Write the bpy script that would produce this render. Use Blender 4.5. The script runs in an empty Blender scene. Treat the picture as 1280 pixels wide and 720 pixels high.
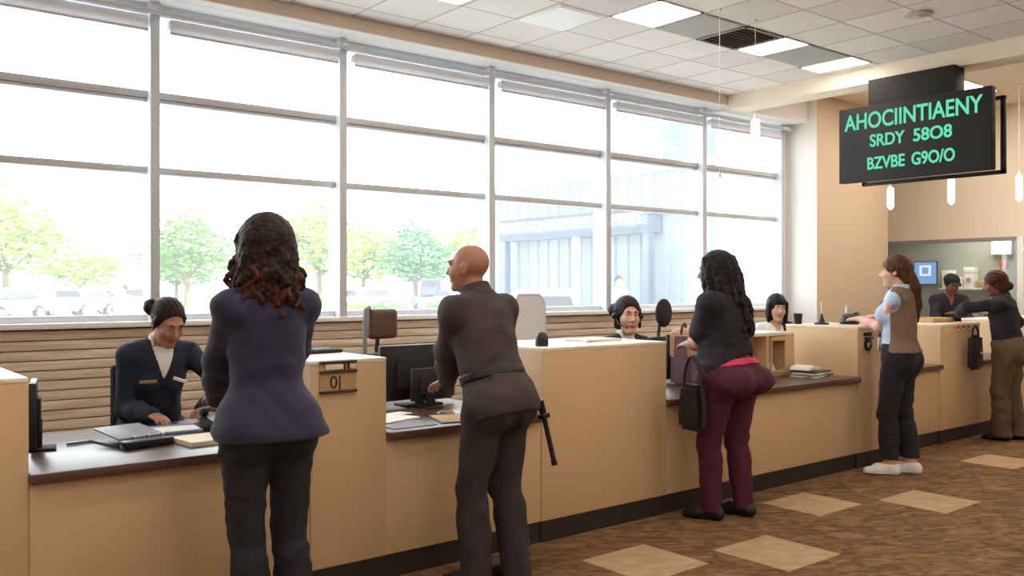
import bpy, bmesh, math, random
import numpy as np
from mathutils import Vector, Matrix
random.seed(7); RNG = np.random.default_rng(11)
SC = bpy.context.scene; COL = SC.collection
PI = math.pi

# ------------------------------------------------------------------ materials
def lin(h):
    h = h.lstrip('#'); out = []
    for i in (0, 2, 4):
        c = int(h[i:i+2], 16) / 255
        out.append(c / 12.92 if c <= .04045 else ((c + .055) / 1.055) ** 2.4)
    return (*out, 1)
def mat(name, col, rough=.6, metal=0., spec=.5, var=.0, vscale=8., bump=0., bscale=60., sheen=0., stretch=None, emit=None, estr=1., coat=0.):
    m = bpy.data.materials.new(name); m.use_nodes = True
    nt = m.node_tree; b = nt.nodes['Principled BSDF']; L = nt.links
    c = lin(col) if isinstance(col, str) else col
    b.inputs['Base Color'].default_value = c
    b.inputs['Roughness'].default_value = rough; b.inputs['Metallic'].default_value = metal
    b.inputs['Specular IOR Level'].default_value = spec
    if sheen: b.inputs['Sheen Weight'].default_value = sheen
    if coat: b.inputs['Coat Weight'].default_value = coat
    if emit:
        b.inputs['Emission Color'].default_value = lin(emit); b.inputs['Emission Strength'].default_value = estr
    tc = None
    if var or bump:
        tc = nt.nodes.new('ShaderNodeTexCoord'); mp = nt.nodes.new('ShaderNodeMapping')
        L.new(tc.outputs['Object'], mp.inputs['Vector'])
        if stretch: mp.inputs['Scale'].default_value = stretch
    if var:
        n = nt.nodes.new('ShaderNodeTexNoise'); n.inputs['Scale'].default_value = vscale; n.inputs['Detail'].default_value = 5
        L.new(mp.outputs[0], n.inputs['Vector'])
        mr = nt.nodes.new('ShaderNodeMapRange'); mr.inputs[1].default_value = .25; mr.inputs[2].default_value = .75
        mr.inputs[3].default_value = 1 - var; mr.inputs[4].default_value = 1 + var
        L.new(n.outputs['Fac'], mr.inputs[0])
        vm = nt.nodes.new('ShaderNodeVectorMath'); vm.operation = 'SCALE'; vm.inputs[0].default_value = c[:3]
        L.new(mr.outputs[0], vm.inputs['Scale']); L.new(vm.outputs[0], b.inputs['Base Color'])
    if bump:
        n = nt.nodes.new('ShaderNodeTexNoise'); n.inputs['Scale'].default_value = bscale; n.inputs['Detail'].default_value = 3
        L.new(mp.outputs[0], n.inputs['Vector'])
        bp = nt.nodes.new('ShaderNodeBump'); bp.inputs['Strength'].default_value = bump; bp.inputs['Distance'].default_value = .01
        L.new(n.outputs['Fac'], bp.inputs['Height']); L.new(bp.outputs[0], b.inputs['Normal'])
    return m
def emis(name, col, s):
    m = bpy.data.materials.new(name); m.use_nodes = True; nt = m.node_tree
    for n in list(nt.nodes):
        if n.type == 'BSDF_PRINCIPLED': nt.nodes.remove(n)
    e = nt.nodes.new('ShaderNodeEmission'); e.inputs[0].default_value = lin(col); e.inputs[1].default_value = s
    nt.links.new(e.outputs[0], nt.nodes['Material Output'].inputs[0]); return m
def glassy(name, gloss=.05, haze=.03):
    m = bpy.data.materials.new(name); m.use_nodes = True; nt = m.node_tree; L = nt.links
    nt.nodes.remove(nt.nodes['Principled BSDF'])
    t = nt.nodes.new('ShaderNodeBsdfTransparent'); t.inputs[0].default_value = (.96, .985, .98, 1)
    g = nt.nodes.new('ShaderNodeBsdfGlossy'); g.inputs['Roughness'].default_value = .02
    d = nt.nodes.new('ShaderNodeBsdfTranslucent'); d.inputs[0].default_value = (.95, .97, 1, 1)
    m1 = nt.nodes.new('ShaderNodeMixShader'); m1.inputs[0].default_value = gloss
    m2 = nt.nodes.new('ShaderNodeMixShader'); m2.inputs[0].default_value = haze
    L.new(t.outputs[0], m1.inputs[1]); L.new(g.outputs[0], m1.inputs[2])
    L.new(m1.outputs[0], m2.inputs[1]); L.new(d.outputs[0], m2.inputs[2])
    L.new(m2.outputs[0], nt.nodes['Material Output'].inputs[0]); return m
M = {}
def wood_mat():
    m = mat('slat_wood', '#c3a384', .55); nt = m.node_tree; L = nt.links; b = nt.nodes['Principled BSDF']
    tc = nt.nodes.new('ShaderNodeTexCoord'); mp = nt.nodes.new('ShaderNodeMapping'); mp.inputs['Scale'].default_value = (1.2, 6, 22)
    n = nt.nodes.new('ShaderNodeTexNoise'); n.inputs['Scale'].default_value = 2.2; n.inputs['Detail'].default_value = 6
    r = nt.nodes.new('ShaderNodeValToRGB'); r.color_ramp.elements[0].color = lin('#c8b299'); r.color_ramp.elements[1].color = lin('#f0e2d0')
    r.color_ramp.elements[0].position = .3; r.color_ramp.elements[1].position = .7
    L.new(tc.outputs['Object'], mp.inputs[0]); L.new(mp.outputs[0], n.inputs[0]); L.new(n.outputs[0], r.inputs[0]); L.new(r.outputs[0], b.inputs['Base Color'])
    return m
def carpet_mat(name, dark, light, bias):
    m = mat(name, dark, .95, spec=.1); nt = m.node_tree; L = nt.links; b = nt.nodes['Principled BSDF']
    tc = nt.nodes.new('ShaderNodeTexCoord'); mp = nt.nodes.new('ShaderNodeMapping')
    mp.inputs['Scale'].default_value = (3.4, 8.0, 1); m0 = nt.nodes.new('ShaderNodeMapping'); m0.inputs['Rotation'].default_value = (0, 0, math.radians(32))
    n = nt.nodes.new('ShaderNodeTexNoise'); n.inputs['Scale'].default_value = 1.9; n.inputs['Detail'].default_value = 7; n.inputs['Distortion'].default_value = 1.3
    r = nt.nodes.new('ShaderNodeValToRGB'); r.color_ramp.elements[0].color = lin(dark); r.color_ramp.elements[1].color = lin(light)
    r.color_ramp.elements[0].position = bias - .15; r.color_ramp.elements[1].position = bias + .15
    n2 = nt.nodes.new('ShaderNodeTexNoise'); n2.inputs['Scale'].default_value = 260
    bp = nt.nodes.new('ShaderNodeBump'); bp.inputs['Strength'].default_value = .35; bp.inputs['Distance'].default_value = .004
    L.new(tc.outputs['Object'], m0.inputs[0]); L.new(m0.outputs[0], mp.inputs[0]); L.new(mp.outputs[0], n.inputs[0]); L.new(n.outputs[0], r.inputs[0]); L.new(r.outputs[0], b.inputs['Base Color'])
    L.new(tc.outputs['Object'], n2.inputs[0]); L.new(n2.outputs[0], bp.inputs['Height']); L.new(bp.outputs[0], b.inputs['Normal'])
    return m
def ceiling_mat():
    # acoustic tiles in a 0.525 m grid with a dark joint
    m = mat('ceiling_tile', '#e6e0dc', .9, spec=.1); nt = m.node_tree; L = nt.links; b = nt.nodes['Principled BSDF']
    tc = nt.nodes.new('ShaderNodeTexCoord'); mp = nt.nodes.new('ShaderNodeMapping')
    mp.inputs['Location'].default_value = (-5.07 / .525 + .5, -4.53 / .525 + .5, 0); mp.inputs['Scale'].default_value = (1 / .525, 1 / .525, 1)
    sx = nt.nodes.new('ShaderNodeSeparateXYZ'); L.new(tc.outputs['Object'], mp.inputs[0]); L.new(mp.outputs[0], sx.inputs[0])
    outs = []
    for ax in (0, 1):
        f = nt.nodes.new('ShaderNodeMath'); f.operation = 'FRACT'; L.new(sx.outputs[ax], f.inputs[0])
        s = nt.nodes.new('ShaderNodeMath'); s.operation = 'SUBTRACT'; L.new(f.outputs[0], s.inputs[0]); s.inputs[1].default_value = .5
        a = nt.nodes.new('ShaderNodeMath'); a.operation = 'ABSOLUTE'; L.new(s.outputs[0], a.inputs[0])
        c = nt.nodes.new('ShaderNodeMath'); c.operation = 'LESS_THAN'; L.new(a.outputs[0], c.inputs[0]); c.inputs[1].default_value = .016
        outs.append(c)
    mx = nt.nodes.new('ShaderNodeMath'); mx.operation = 'MAXIMUM'; L.new(outs[0].outputs[0], mx.inputs[0]); L.new(outs[1].outputs[0], mx.inputs[1])
    fl = nt.nodes.new('ShaderNodeVectorMath'); fl.operation = 'FLOOR'
    ad = nt.nodes.new('ShaderNodeVectorMath'); ad.operation = 'ADD'; ad.inputs[1].default_value = (.5, .5, 0)
    L.new(mp.outputs[0], ad.inputs[0]); L.new(ad.outputs[0], fl.inputs[0])
    wn = nt.nodes.new('ShaderNodeTexWhiteNoise'); wn.noise_dimensions = '2D'; L.new(fl.outputs[0], wn.inputs['Vector'])
    rp = nt.nodes.new('ShaderNodeValToRGB'); rp.color_ramp.elements[0].color = lin('#e6e1df'); rp.color_ramp.elements[1].color = lin('#f6f2ee'); L.new(wn.outputs['Value'], rp.inputs[0])
    mc = nt.nodes.new('ShaderNodeMix'); mc.data_type = 'RGBA'; mc.inputs[7].default_value = lin('#bdb7b4')
    L.new(mx.outputs[0], mc.inputs[0]); L.new(rp.outputs[0], mc.inputs[6]); L.new(mc.outputs[2], b.inputs['Base Color'])
    n = nt.nodes.new('ShaderNodeTexNoise'); n.inputs['Scale'].default_value = 120; L.new(tc.outputs['Object'], n.inputs[0])
    bp = nt.nodes.new('ShaderNodeBump'); bp.inputs['Strength'].default_value = .2; bp.inputs['Distance'].default_value = .004; L.new(n.outputs[0], bp.inputs['Height']); L.new(bp.outputs[0], b.inputs['Normal'])
    return m
M['wood'] = wood_mat(); M['carpet'] = carpet_mat('brown_carpet', '#644a33', '#906f50', .52)
M['carpet_pale'] = carpet_mat('pale_carpet', '#ab8f71', '#bea182', .5); M['ceil'] = ceiling_mat()
M['tan'] = mat('tan_laminate', '#d4b48c', .5, var=.03, vscale=3)
M['tan_top'] = mat('pale_laminate_top', '#eee2cf', .35, var=.02)
M['tanwall'] = mat('tan_paint', '#d6c0a6', .8, var=.02, vscale=2)
M['cream'] = mat('cream_paint', '#eaddc9', .85, var=.02, vscale=2)
M['white'] = mat('white_paint', '#f2f1f0', .8, var=.02, vscale=2)
M['soffit'] = mat('soffit_beige', '#e2d2c2', .85)
M['desk'] = mat('dark_wood_laminate', '#5b4238', .3, var=.2, vscale=5, stretch=(1, 8, 8))
M['deskedge'] = mat('dark_wood_edge', '#4a3228', .4, var=.2, vscale=6)
M['kick'] = mat('dark_rubber_base', '#2c231f', .6)
M['alu'] = mat('window_aluminium', '#d2d7e0', .5, var=.02)
M['alu2'] = mat('window_transom_grey', '#cfd0d4', .55)
M['blind'] = mat('blind_fabric', '#d2d2d6', .8); M['blind'].node_tree.nodes['Principled BSDF'].inputs['Subsurface Weight'].default_value = 0
_nt = M['blind'].node_tree; _t = _nt.nodes.new('ShaderNodeBsdfTranslucent'); _t.inputs[0].default_value = (.265, .27, .285, 1); _ad = _nt.nodes.new('ShaderNodeAddShader'); _nt.links.new(_nt.nodes['Principled BSDF'].outputs[0], _ad.inputs[0]); _nt.links.new(_t.outputs[0], _ad.inputs[1]); _nt.links.new(_ad.outputs[0], _nt.nodes['Material Output'].inputs[0])
M['glass'] = glassy('window_glass', .04, .055); M['glass_in'] = glassy('partition_glass', .06, .02)
M['black'] = mat('black_plastic', '#17171a', .4, bump=.1, bscale=200); M['black_matte'] = mat('black_matte', '#1c1b1d', .75)
M['dgrey'] = mat('dark_grey_plastic', '#3a3a3e', .5); M['grey'] = mat('grey_plastic', '#8e9096', .5)
M['lgrey'] = mat('light_grey_plastic', '#d5d8dc', .5); M['whitep'] = mat('white_plastic', '#f2f2f0', .4)
M['chrome'] = mat('brushed_steel', '#c8c8cc', .25, metal=.9)
M['paper'] = mat('white_paper', '#f3f1ea', .8); M['cream_paper'] = mat('cream_paper', '#efe6cf', .8); M['manila'] = mat('kraft_card', '#caa77c', .8, var=.05)
M['bluef'] = mat('blue_card', '#7f93c4', .6); M['ink'] = mat('dark_ink', '#2a211c', .7); M['redink'] = mat('red_print', '#c8402e', .6)
M['leather'] = mat('brown_leather', '#5a3f33', .45, var=.12, bump=.3, bscale=90); M['blackfab'] = mat('black_fabric', '#2a2526', .85, bump=.3, bscale=300)
M['meshwhite'] = mat('white_mesh_fabric', '#e6e6ea', .8, bump=.4, bscale=300)
M['lamp'] = emis('lamp_diffuser', '#fff4e6', 10.0); M['lampdim'] = emis('pendant_glow', '#fff4e2', 1.6)
M['greytile'] = mat('grey_ceiling_panel', '#b9b9b4', .9); M['ventm'] = mat('vent_metal', '#8d8886', .5, metal=.3); M['ventdark'] = mat('vent_dark', '#2c2a2a', .9)
M['green'] = emis('green_display', '#6fe0b4', .75)
M['officewall'] = mat('grey_green_paint', '#9ba198', .85); M['dbrown'] = mat('dark_brown_paint', '#3d2f28', .6)

# ------------------------------------------------------------------ mesh helpers
class MB:
    def __init__(s): s.bm = bmesh.new(); s.ml = []
    def mi(s, m):
        if m not in s.ml: s.ml.append(m)
        return s.ml.index(m)
    def _take(s, geom, m):
        i = s.mi(m)
        for f in geom: f.material_index = i
    def box(s, x0, x1, y0, y1, z0, z1, m=None, bev=0., rot=None, seg=2):
        b = bmesh.new(); bmesh.ops.create_cube(b, size=1)
        bmesh.ops.scale(b, vec=(abs(x1-x0), abs(y1-y0), abs(z1-z0)), verts=b.verts)
        if bev: bmesh.ops.bevel(b, geom=b.edges[:], offset=bev, segments=seg, affect='EDGES', profile=.5)
        T = Matrix.Translation(((x0+x1)/2, (y0+y1)/2, (z0+z1)/2))
        if rot is not None: T = T @ rot
        bmesh.ops.transform(b, matrix=T, verts=b.verts); return s.merge(b, m)
    def cyl(s, p, q, r, r2=None, m=None, seg=20, cap=True, bev=0.):
        p, q = Vector(p), Vector(q); d = q - p; b = bmesh.new()
        bmesh.ops.create_cone(b, cap_ends=cap, segments=seg, radius1=r, radius2=r if r2 is None else r2, depth=d.length)
        if bev:
            es = [e for e in b.edges if len(e.link_faces) == 2 and any(len(f.verts) > 4 for f in e.link_faces)]
            bmesh.ops.bevel(b, geom=es, offset=bev, segments=2, affect='EDGES')
        T = Matrix.Translation((p+q)/2) @ d.to_track_quat('Z', 'Y').to_matrix().to_4x4()
        bmesh.ops.transform(b, matrix=T, verts=b.verts); return s.merge(b, m)
    def sph(s, c, r, m=None, sub=16):
        b = bmesh.new(); bmesh.ops.create_uvsphere(b, u_segments=sub, v_segments=max(8, sub*2//3), radius=1)
        rr = r if hasattr(r, '__len__') else (r, r, r)
        bmesh.ops.transform(b, matrix=Matrix.Translation(c) @ Matrix.Diagonal((*rr, 1)), verts=b.verts); return s.merge(b, m)
    def tube(s, pts, r, m=None, seg=10):
        for a, b in zip(pts, pts[1:]): s.cyl(a, b, r, m=m, seg=seg)
        for p in pts[1:-1]: s.sph(p, r, m=m, sub=10)
        return s
    def prism(s, poly, axis, a0, a1, m=None, bev=0.):
        # poly: 2-D points; axis 'x','y','z' = extrusion axis
        b = bmesh.new()
        def P(u, v, w): return {'x': (w, u, v), 'y': (u, w, v), 'z': (u, v, w)}[axis]
        vs = [b.verts.new(P(u, v, a0)) for u, v in poly]; f = b.faces.new(vs)
        r = bmesh.ops.extrude_face_region(b, geom=[f])
        d = Vector(P(0, 0, a1)) - Vector(P(0, 0, a0))
        bmesh.ops.translate(b, vec=d, verts=[e for e in r['geom'] if isinstance(e, bmesh.types.BMVert)])
        bmesh.ops.recalc_face_normals(b, faces=b.faces)
        if bev: bmesh.ops.bevel(b, geom=b.edges[:], offset=bev, segments=2, affect='EDGES')
        return s.merge(b, m)
    def lathe(s, prof, c=(0, 0, 0), m=None, seg=24):
        b = bmesh.new(); rings = []
        for r, z in prof:
            rings.append([b.verts.new((c[0]+r*math.cos(2*PI*i/seg), c[1]+r*math.sin(2*PI*i/seg), c[2]+z)) for i in range(seg)])
        for A, B in zip(rings, rings[1:]):
            for i in range(seg): b.faces.new((A[i], A[(i+1) % seg], B[(i+1) % seg], B[i]))
        b.faces.new(rings[0][::-1]); b.faces.new(rings[-1]); return s.merge(b, m)
    def quad(s, pts, m=None):
        b = bmesh.new(); b.faces.new([b.verts.new(p) for p in pts]); return s.merge(b, m)
    def merge(s, b, m):
        me = bpy.data.meshes.new('tmp'); b.to_mesh(me); b.free(); n0 = len(s.bm.faces)
        s.bm.from_mesh(me); bpy.data.meshes.remove(me); s.bm.faces.ensure_lookup_table()
        i = s.mi(m)
        for f in s.bm.faces[n0:]: f.material_index = i
        return s
    def build(s, name, m=None, parent=None, loc=None, smooth=True, sub=0):
        me = bpy.data.meshes.new(name); s.bm.normal_update(); s.bm.to_mesh(me); s.bm.free()
        for k in s.ml: me.materials.append(k if k is not None else m)
        o = bpy.data.objects.new(name, me); COL.objects.link(o)
        if smooth:
            try: me.set_sharp_from_angle(angle=math.radians(35))
            except Exception: pass
            for p in me.polygons: p.use_smooth = True
        if parent is not None: o.parent = parent
        if loc is not None: o.location = loc
        if sub:
            md = o.modifiers.new('sub', 'SUBSURF'); md.levels = md.render_levels = sub
        return o
def tag(o, label=None, cat=None, group=None, kind=None):
    if label: o['label'] = label
    if cat: o['category'] = cat
    if group: o['group'] = group
    if kind: o['kind'] = kind
    return o
def struct(o): o['kind'] = 'structure'; return o
def empty(name, label, cat, loc=(0, 0, 0), rz=0., group=None):
    o = bpy.data.objects.new(name, None); COL.objects.link(o); o.empty_display_size = .1
    o.location = loc; o.rotation_euler = (0, 0, rz); return tag(o, label, cat, group)
def dup(root, loc=None, rz=None, label=None, group=None):
    r = root.copy(); COL.objects.link(r)
    if loc is not None: r.location = loc
    if rz is not None: r.rotation_euler = (0, 0, rz)
    if label: r['label'] = label
    if group: r['group'] = group
    for ch in list(root.children):
        c = ch.copy(); COL.objects.link(c); c.parent = r
        for g in list(ch.children):
            d = g.copy(); COL.objects.link(d); d.parent = c
    return r
def text(name, s, size, m, parent, loc, rot, align='LEFT', sx=1., ext=.002, bold=0., width=None):
    cu = bpy.data.curves.new(name, 'FONT'); cu.body = s; cu.size = size; cu.extrude = ext; cu.align_x = align; cu.offset = bold
    o = bpy.data.objects.new(name + '_src', cu); COL.objects.link(o); bpy.context.view_layer.update()
    me = bpy.data.meshes.new_from_object(o.evaluated_get(bpy.context.evaluated_depsgraph_get())); bpy.data.objects.remove(o)
    xs = [v.co.x for v in me.vertices]
    if width:
        k = width / (max(xs) - min(xs)); x0 = min(xs)
        for v in me.vertices: v.co.x = (v.co.x - x0) * k
    me.materials.clear(); me.materials.append(m); me.name = name
    o = bpy.data.objects.new(name, me); COL.objects.link(o); o.parent = parent; o.location = loc; o.rotation_euler = rot
    return o
# ------------------------------------------------------------------ the setting
W = 6.7                                   # window wall
XM = [.552, 2.057, 3.546, 5.073, 6.577, 8.103, 9.602]   # mullion centres
CZ, FZ = 3.58, 3.77                       # main / far ceiling
# floor with inlaid pale carpet tiles
f = MB(); f.box(-3, 16, -5, 7.7, -.2, 0, M['carpet'])
for x, y, w, d in [(3.29, 3.03, .48, .46), (3.98, 2.69, .48, .48), (5.10, 3.22, .49, .44), (5.78, 2.75, .49, .46), (7.6, 3.08, .5, .42), (2.35, 1.6, .48, .47), (4.6, 1.3, .48, .47), (6.6, 1.75, .48, .47), (8.3, 2.0, .48, .47), (1.0, .2, .48, .47), (3.1, -.3, .48, .47), (5.4, -.4, .48, .47)]:
    f.box(x, x + w, y, y + d, -.01, .0015, M['carpet_pale'])
struct(f.build('floor', smooth=False))
c = MB(); c.box(-3, 8.2, -5, 6.33, CZ, CZ + .15, M['ceil']); struct(c.build('ceiling', smooth=False))
c = MB(); c.box(8.5, 16, -5, 7.7, FZ, FZ + .15, M['cream']); struct(c.build('ceiling_far', smooth=False))
b = MB(); b.box(8.2, 8.5, -5, 6.33, 3.42, 3.92, M['cream'], bev=.006); struct(b.build('beam_ceiling'))
# soffit above the windows: beige face, pale underside
s = MB(); s.box(-3, 8.2, 6.33, 6.36, 3.47, CZ + .1, M['soffit']); s.box(-3, 8.5, 6.36, 7, 3.47, 3.62, M['white']); s.box(8.3, 9.75, 6.32, 7, 3.44, FZ + .05, M['white'])
struct(s.build('ceiling_soffit', smooth=False))
s = MB(); s.box(-3, 9.75, 6.325, 6.345, CZ - .012, CZ, M['alu2']); struct(s.build('trim_1'))
# lower wall: horizontal timber slats under the window ledge
w = MB(); w.box(-3, 9.75, 6.66, 6.95, 0, 1.17, M['deskedge'])
z = .02
while z < 1.14:
    w.box(-3, 9.75, 6.625, 6.67, z, z + .061, M['wood'], bev=.006); z += .067
struct(w.build('wall_north'))
w = MB(); w.box(-3, 9.75, 6.56, 6.75, 1.165, 1.205, M['white'], bev=.008); struct(w.build('window_sill'))
w = MB(); w.box(-3, XM[0] - 1.54, 6.65, 6.95, 1.2, 3.5, M['white']); struct(w.build('wall_north_left'))
w = MB(); w.box(9.64, 9.75, 6.62, 6.95, 1.2, 3.5, M['white']); struct(w.build('wall_north_right'))
# curtain rail in front of the blinds
r = MB(); r.cyl((-2.2, 6.5, 3.375), (9.75, 6.5, 3.375), .016, m=M['alu2']); r.sph((9.75, 6.5, 3.375), .024, m=M['dgrey'])
for x in XM: r.box(x - .02, x + .02, 6.49, 6.62, 3.38, 3.41, M['alu'])
ro = r.build('curtain_rail'); tag(ro, 'long grey curtain rail running above all the tall windows', 'rail')
# windows: one structure object per bay
bays = [(XM[0] - 1.5, XM[0])] + list(zip(XM, XM[1:]))
for i, (x0, x1) in enumerate(bays):
    fr = MB()
    for k, x in enumerate((x0, x1)):
        if k == 0 and i > 0: continue
        fr.box(x - .034, x + .034, W - .13, W + .07, 1.2, 3.47, M['alu'], bev=.006)
    fr.box(x0 + .03, x1 - .03, W - .05, W + .06, 3.39, 3.47, M['alu'], bev=.004)
    fr.box(x0 + .03, x1 - .03, W - .05, W + .06, 1.2, 1.25, M['alu'], bev=.004)
    root = fr.build('window_%d' % (i + 1)); struct(root)
    t = MB(); t.box(x0 + .03, x1 - .03, W - .06, W + .06, 2.795, 2.845, M['alu2'], bev=.004); t.box(x0 + .03, x1 - .03, W - .045, W + .05, 2.768, 2.790, M['alu'], bev=.003); t.build('transom', parent=root)
    t = MB(); t.box(x0 + .03, x1 - .03, W - .05, W + .05, 2.255, 2.305, M['alu2'], bev=.004); t.build('transom', parent=root)
    for z0, z1 in ((1.25, 2.255), (2.305, 2.77), (2.845, 3.39)):
        g = MB(); g.box(x0 + .034, x1 - .034, W + .005, W + .013, z0, z1, M['glass']); g.build('pane', parent=root, smooth=False)
for i, (x0, x1) in enumerate(bays):
    e = empty('roller_blind', 'grey roller blind rolled up at the head of the %s window bay from the left' % ('leftmost first second third fourth fifth last'.split()[i] if i else 'out-of-view'), 'blind', ((x0 + x1) / 2, 6.6, 3.25), group='roller blinds')
    h = (x1 - x0) / 2
    q = MB(); q.cyl((-h + .1, 0, .07), (h - .05, 0, .07), .032, m=M['alu']); q.build('roller', parent=e)
    q = MB(); q.box(-h + .1, h - .05, -.036, -.03, .005, .11, M['blind'], bev=.002); q.box(-h + .1, h - .05, -.04, -.026, 0, .02, M['alu2'], bev=.004); q.build('fabric', parent=e)
tag_names = ['grey roller blind at the head of the window off to the far left', 'grey roller blind heading the window bay behind the bending officer', 'grey roller blind heading the window bay behind the curly haired person in navy', 'grey roller blind heading the window bay between the navy jacket person and the bald person',
             'grey roller blind heading the window bay just right of the bald person', 'grey roller blind heading the window bay above the seated clerk in headset', 'grey roller blind heading the last window bay beside the tan pier']
for o, l in zip([o for o in SC.objects if o.name.startswith('roller_blind')], tag_names): o['label'] = l
# tan pier to the right of the windows
p = MB(); p.box(9.72, 11.38, 6.18, 7.7, 0, FZ, M['tanwall'], bev=.004); pj = p.build('wall_pier')
struct(pj); pj.data.materials.append(M['white'])
for q in pj.data.polygons:
    if q.normal.x < -.9: q.material_index = 1
# enclosing walls (behind and beside the camera)
for n, a in dict(wall_west=(-3.15, -3, -5, 7), wall_south=(-3.15, 16, -5.15, -5), wall_east=(15.9, 16.05, -5, 7.7), wall_north_far=(11.3, 16, 7.6, 7.75)).items():
    w = MB(); w.box(*a, 0, 3.92, M['cream']); struct(w.build(n, smooth=False))
# glazed back office
XG = 12.2
w = MB(); w.box(XG, XG + .15, -5, 7.6, 2.085, FZ, M['cream']); w.box(XG, XG + .15, -5, 7.6, 0, .95, M['cream']); w.box(XG, XG + .15, -5, 4.82, .9, 2.1, M['dbrown']); struct(w.build('wall_office', smooth=False))
g = MB(); g.box(XG - .02, XG + .17, 4.82, 4.90, .95, 2.085, M['whitep'], bev=.005); g.box(XG - .01, XG + .16, 4.9, 7.6, 2.04, 2.085, M['grey']); g.box(XG - .01, XG + .16, 4.9, 7.6, .95, .98, M['grey'])
gr = g.build('window_8'); struct(gr)
g = MB(); g.box(XG + .07, XG + .078, 4.9, 7.6, .98, 2.04, M['glass_in']); g.build('pane', parent=gr, smooth=False)
w = MB(); w.box(13.6, 13.75, 2.5, 7.5, 0, 2.7, M['officewall']); w.box(XG + .15, 13.75, 2.35, 2.5, 0, 2.7, M['officewall']); w.box(XG + .15, 13.75, 7.5, 7.6, 0, 2.7, M['officewall']); w.box(XG + .15, 13.75, 2.4, 7.6, 2.62, 2.75, M['greytile']); struct(w.build('wall_office_back', smooth=False))

# ------------------------------------------------------------------ ceiling fittings
def troffer(x0, x1, y0, y1, z, label, lm=None):
    e = empty('ceiling_light', label, 'light', ((x0+x1)/2, (y0+y1)/2, z), group='recessed ceiling lights')
    a, b = (x1-x0)/2, (y1-y0)/2
    q = MB()
    q.box(-a, a, -b, -b+.018, -.008, .0, M['whitep']); q.box(-a, a, b-.018, b, -.008, .0, M['whitep']); q.box(-a, -a+.018, -b, b, -.008, .0, M['whitep']); q.box(a-.018, a, -b, b, -.008, .0, M['whitep'])
    q.build('frame', parent=e)
    q = MB(); q.box(-a+.018, a-.018, -b+.018, b-.018, -.004, -.001, lm or M['lamp']); q.build('diffuser', parent=e, smooth=False)
    return e
troffer(5.07, 5.57, 4.53, 5.055, CZ, 'square ceiling light left of the air vent')
troffer(6.66, 7.03, 4.53, 5.055, CZ, 'narrow ceiling light right beside the air vent')
troffer(7.69, 8.05, 4.53, 5.09, CZ, 'narrow ceiling light nearest the cross beam')
troffer(3.48, 3.98, 5.07, 5.57, CZ, 'ceiling light cut by the top edge of the picture')
for x in (8.95, 10.3):
    for y in (3.2, 4.7): troffer(x, x + .9, y, y + .55, FZ, 'ceiling light over the far counter, hidden behind the cross beam')
for x in (-1.2, 1.4, 4.0, 6.6):
    for y in (-3.4, -1.3, .8, 2.6):
        if y == 2.6 and x > 5: continue
        troffer(x, x + .9, y, y + .5, CZ, 'ceiling light overhead behind the viewpoint, outside the picture')
for x in (9.6, 11.0):
    for y in (.5, 3.0): troffer(x, x + .8, y, y + .5, FZ, 'ceiling light beyond the beam, outside the picture')
troffer(12.6, 13.4, 5.2, 6.2, 2.618, 'ceiling light inside the glazed back office')
for x0, x1, l in ((5.6, 6.10, 'grey ceiling panel left of the air vent'), (7.04, 7.68, 'grey ceiling panel between the two narrow lights')):
    q = MB(); q.box(x0, x1, 4.54, 5.06, CZ - .006, CZ, M['greytile'], bev=.002); q.box(x0+.01, x1-.01, 4.55, 5.05, CZ - .008, CZ-.005, M['greytile']); tag(q.build('ceiling_panel'), l, 'ceiling panel', 'grey ceiling panels')
q = MB(); q.box(4.57, 5.06, 5.08, 5.6, CZ - .005, CZ, M['whitep'], bev=.002); q.box(4.6, 5.03, 5.11, 5.57, CZ - .008, CZ-.004, M['whitep']); tag(q.build('ceiling_panel'), 'bright white ceiling panel above the middle windows', 'ceiling panel')
v = empty('ceiling_vent', 'black slatted air vent in the ceiling between light and grey panel', 'vent', (6.38, 4.80, CZ))
q = MB(); q.box(-.26, .26, -.26, .26, -.004, -.001, M['ventdark']); q.build('backing', parent=v, smooth=False)
q = MB()
for a in ((-.26, .26, -.26, -.235), (-.26, .26, .235, .26), (-.26, -.235, -.26, .26), (.235, .26, -.26, .26)): q.box(*a, -.012, 0, M['ventm'], bev=.003)
q.build('frame', parent=v)
q = MB()
for i in range(9): q.box(-.235, .235, -.22 + i*.052, -.198 + i*.052, -.014, -.004, M['ventm'], rot=Matrix.Rotation(.5, 4, 'X'))
q.build('louvre', parent=v)
sp = MB(); sp.lathe([(.0, -.02), (.07, -.02), (.1, -.012), (.105, 0), (.0, 0)], (6.9, 3.5, CZ), M['greytile'], 28); sp.lathe([(.0, -.03), (.03, -.03), (.04, -.019), (.0, -.019)], (6.9, 3.5, CZ), M['alu2'], 20)  # made-up round fitting standing for a faint shaded blot on the ceiling
tag(sp.build('ceiling_disc'), 'made-up round pale disc on the ceiling right of the lights', 'detector')
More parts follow.
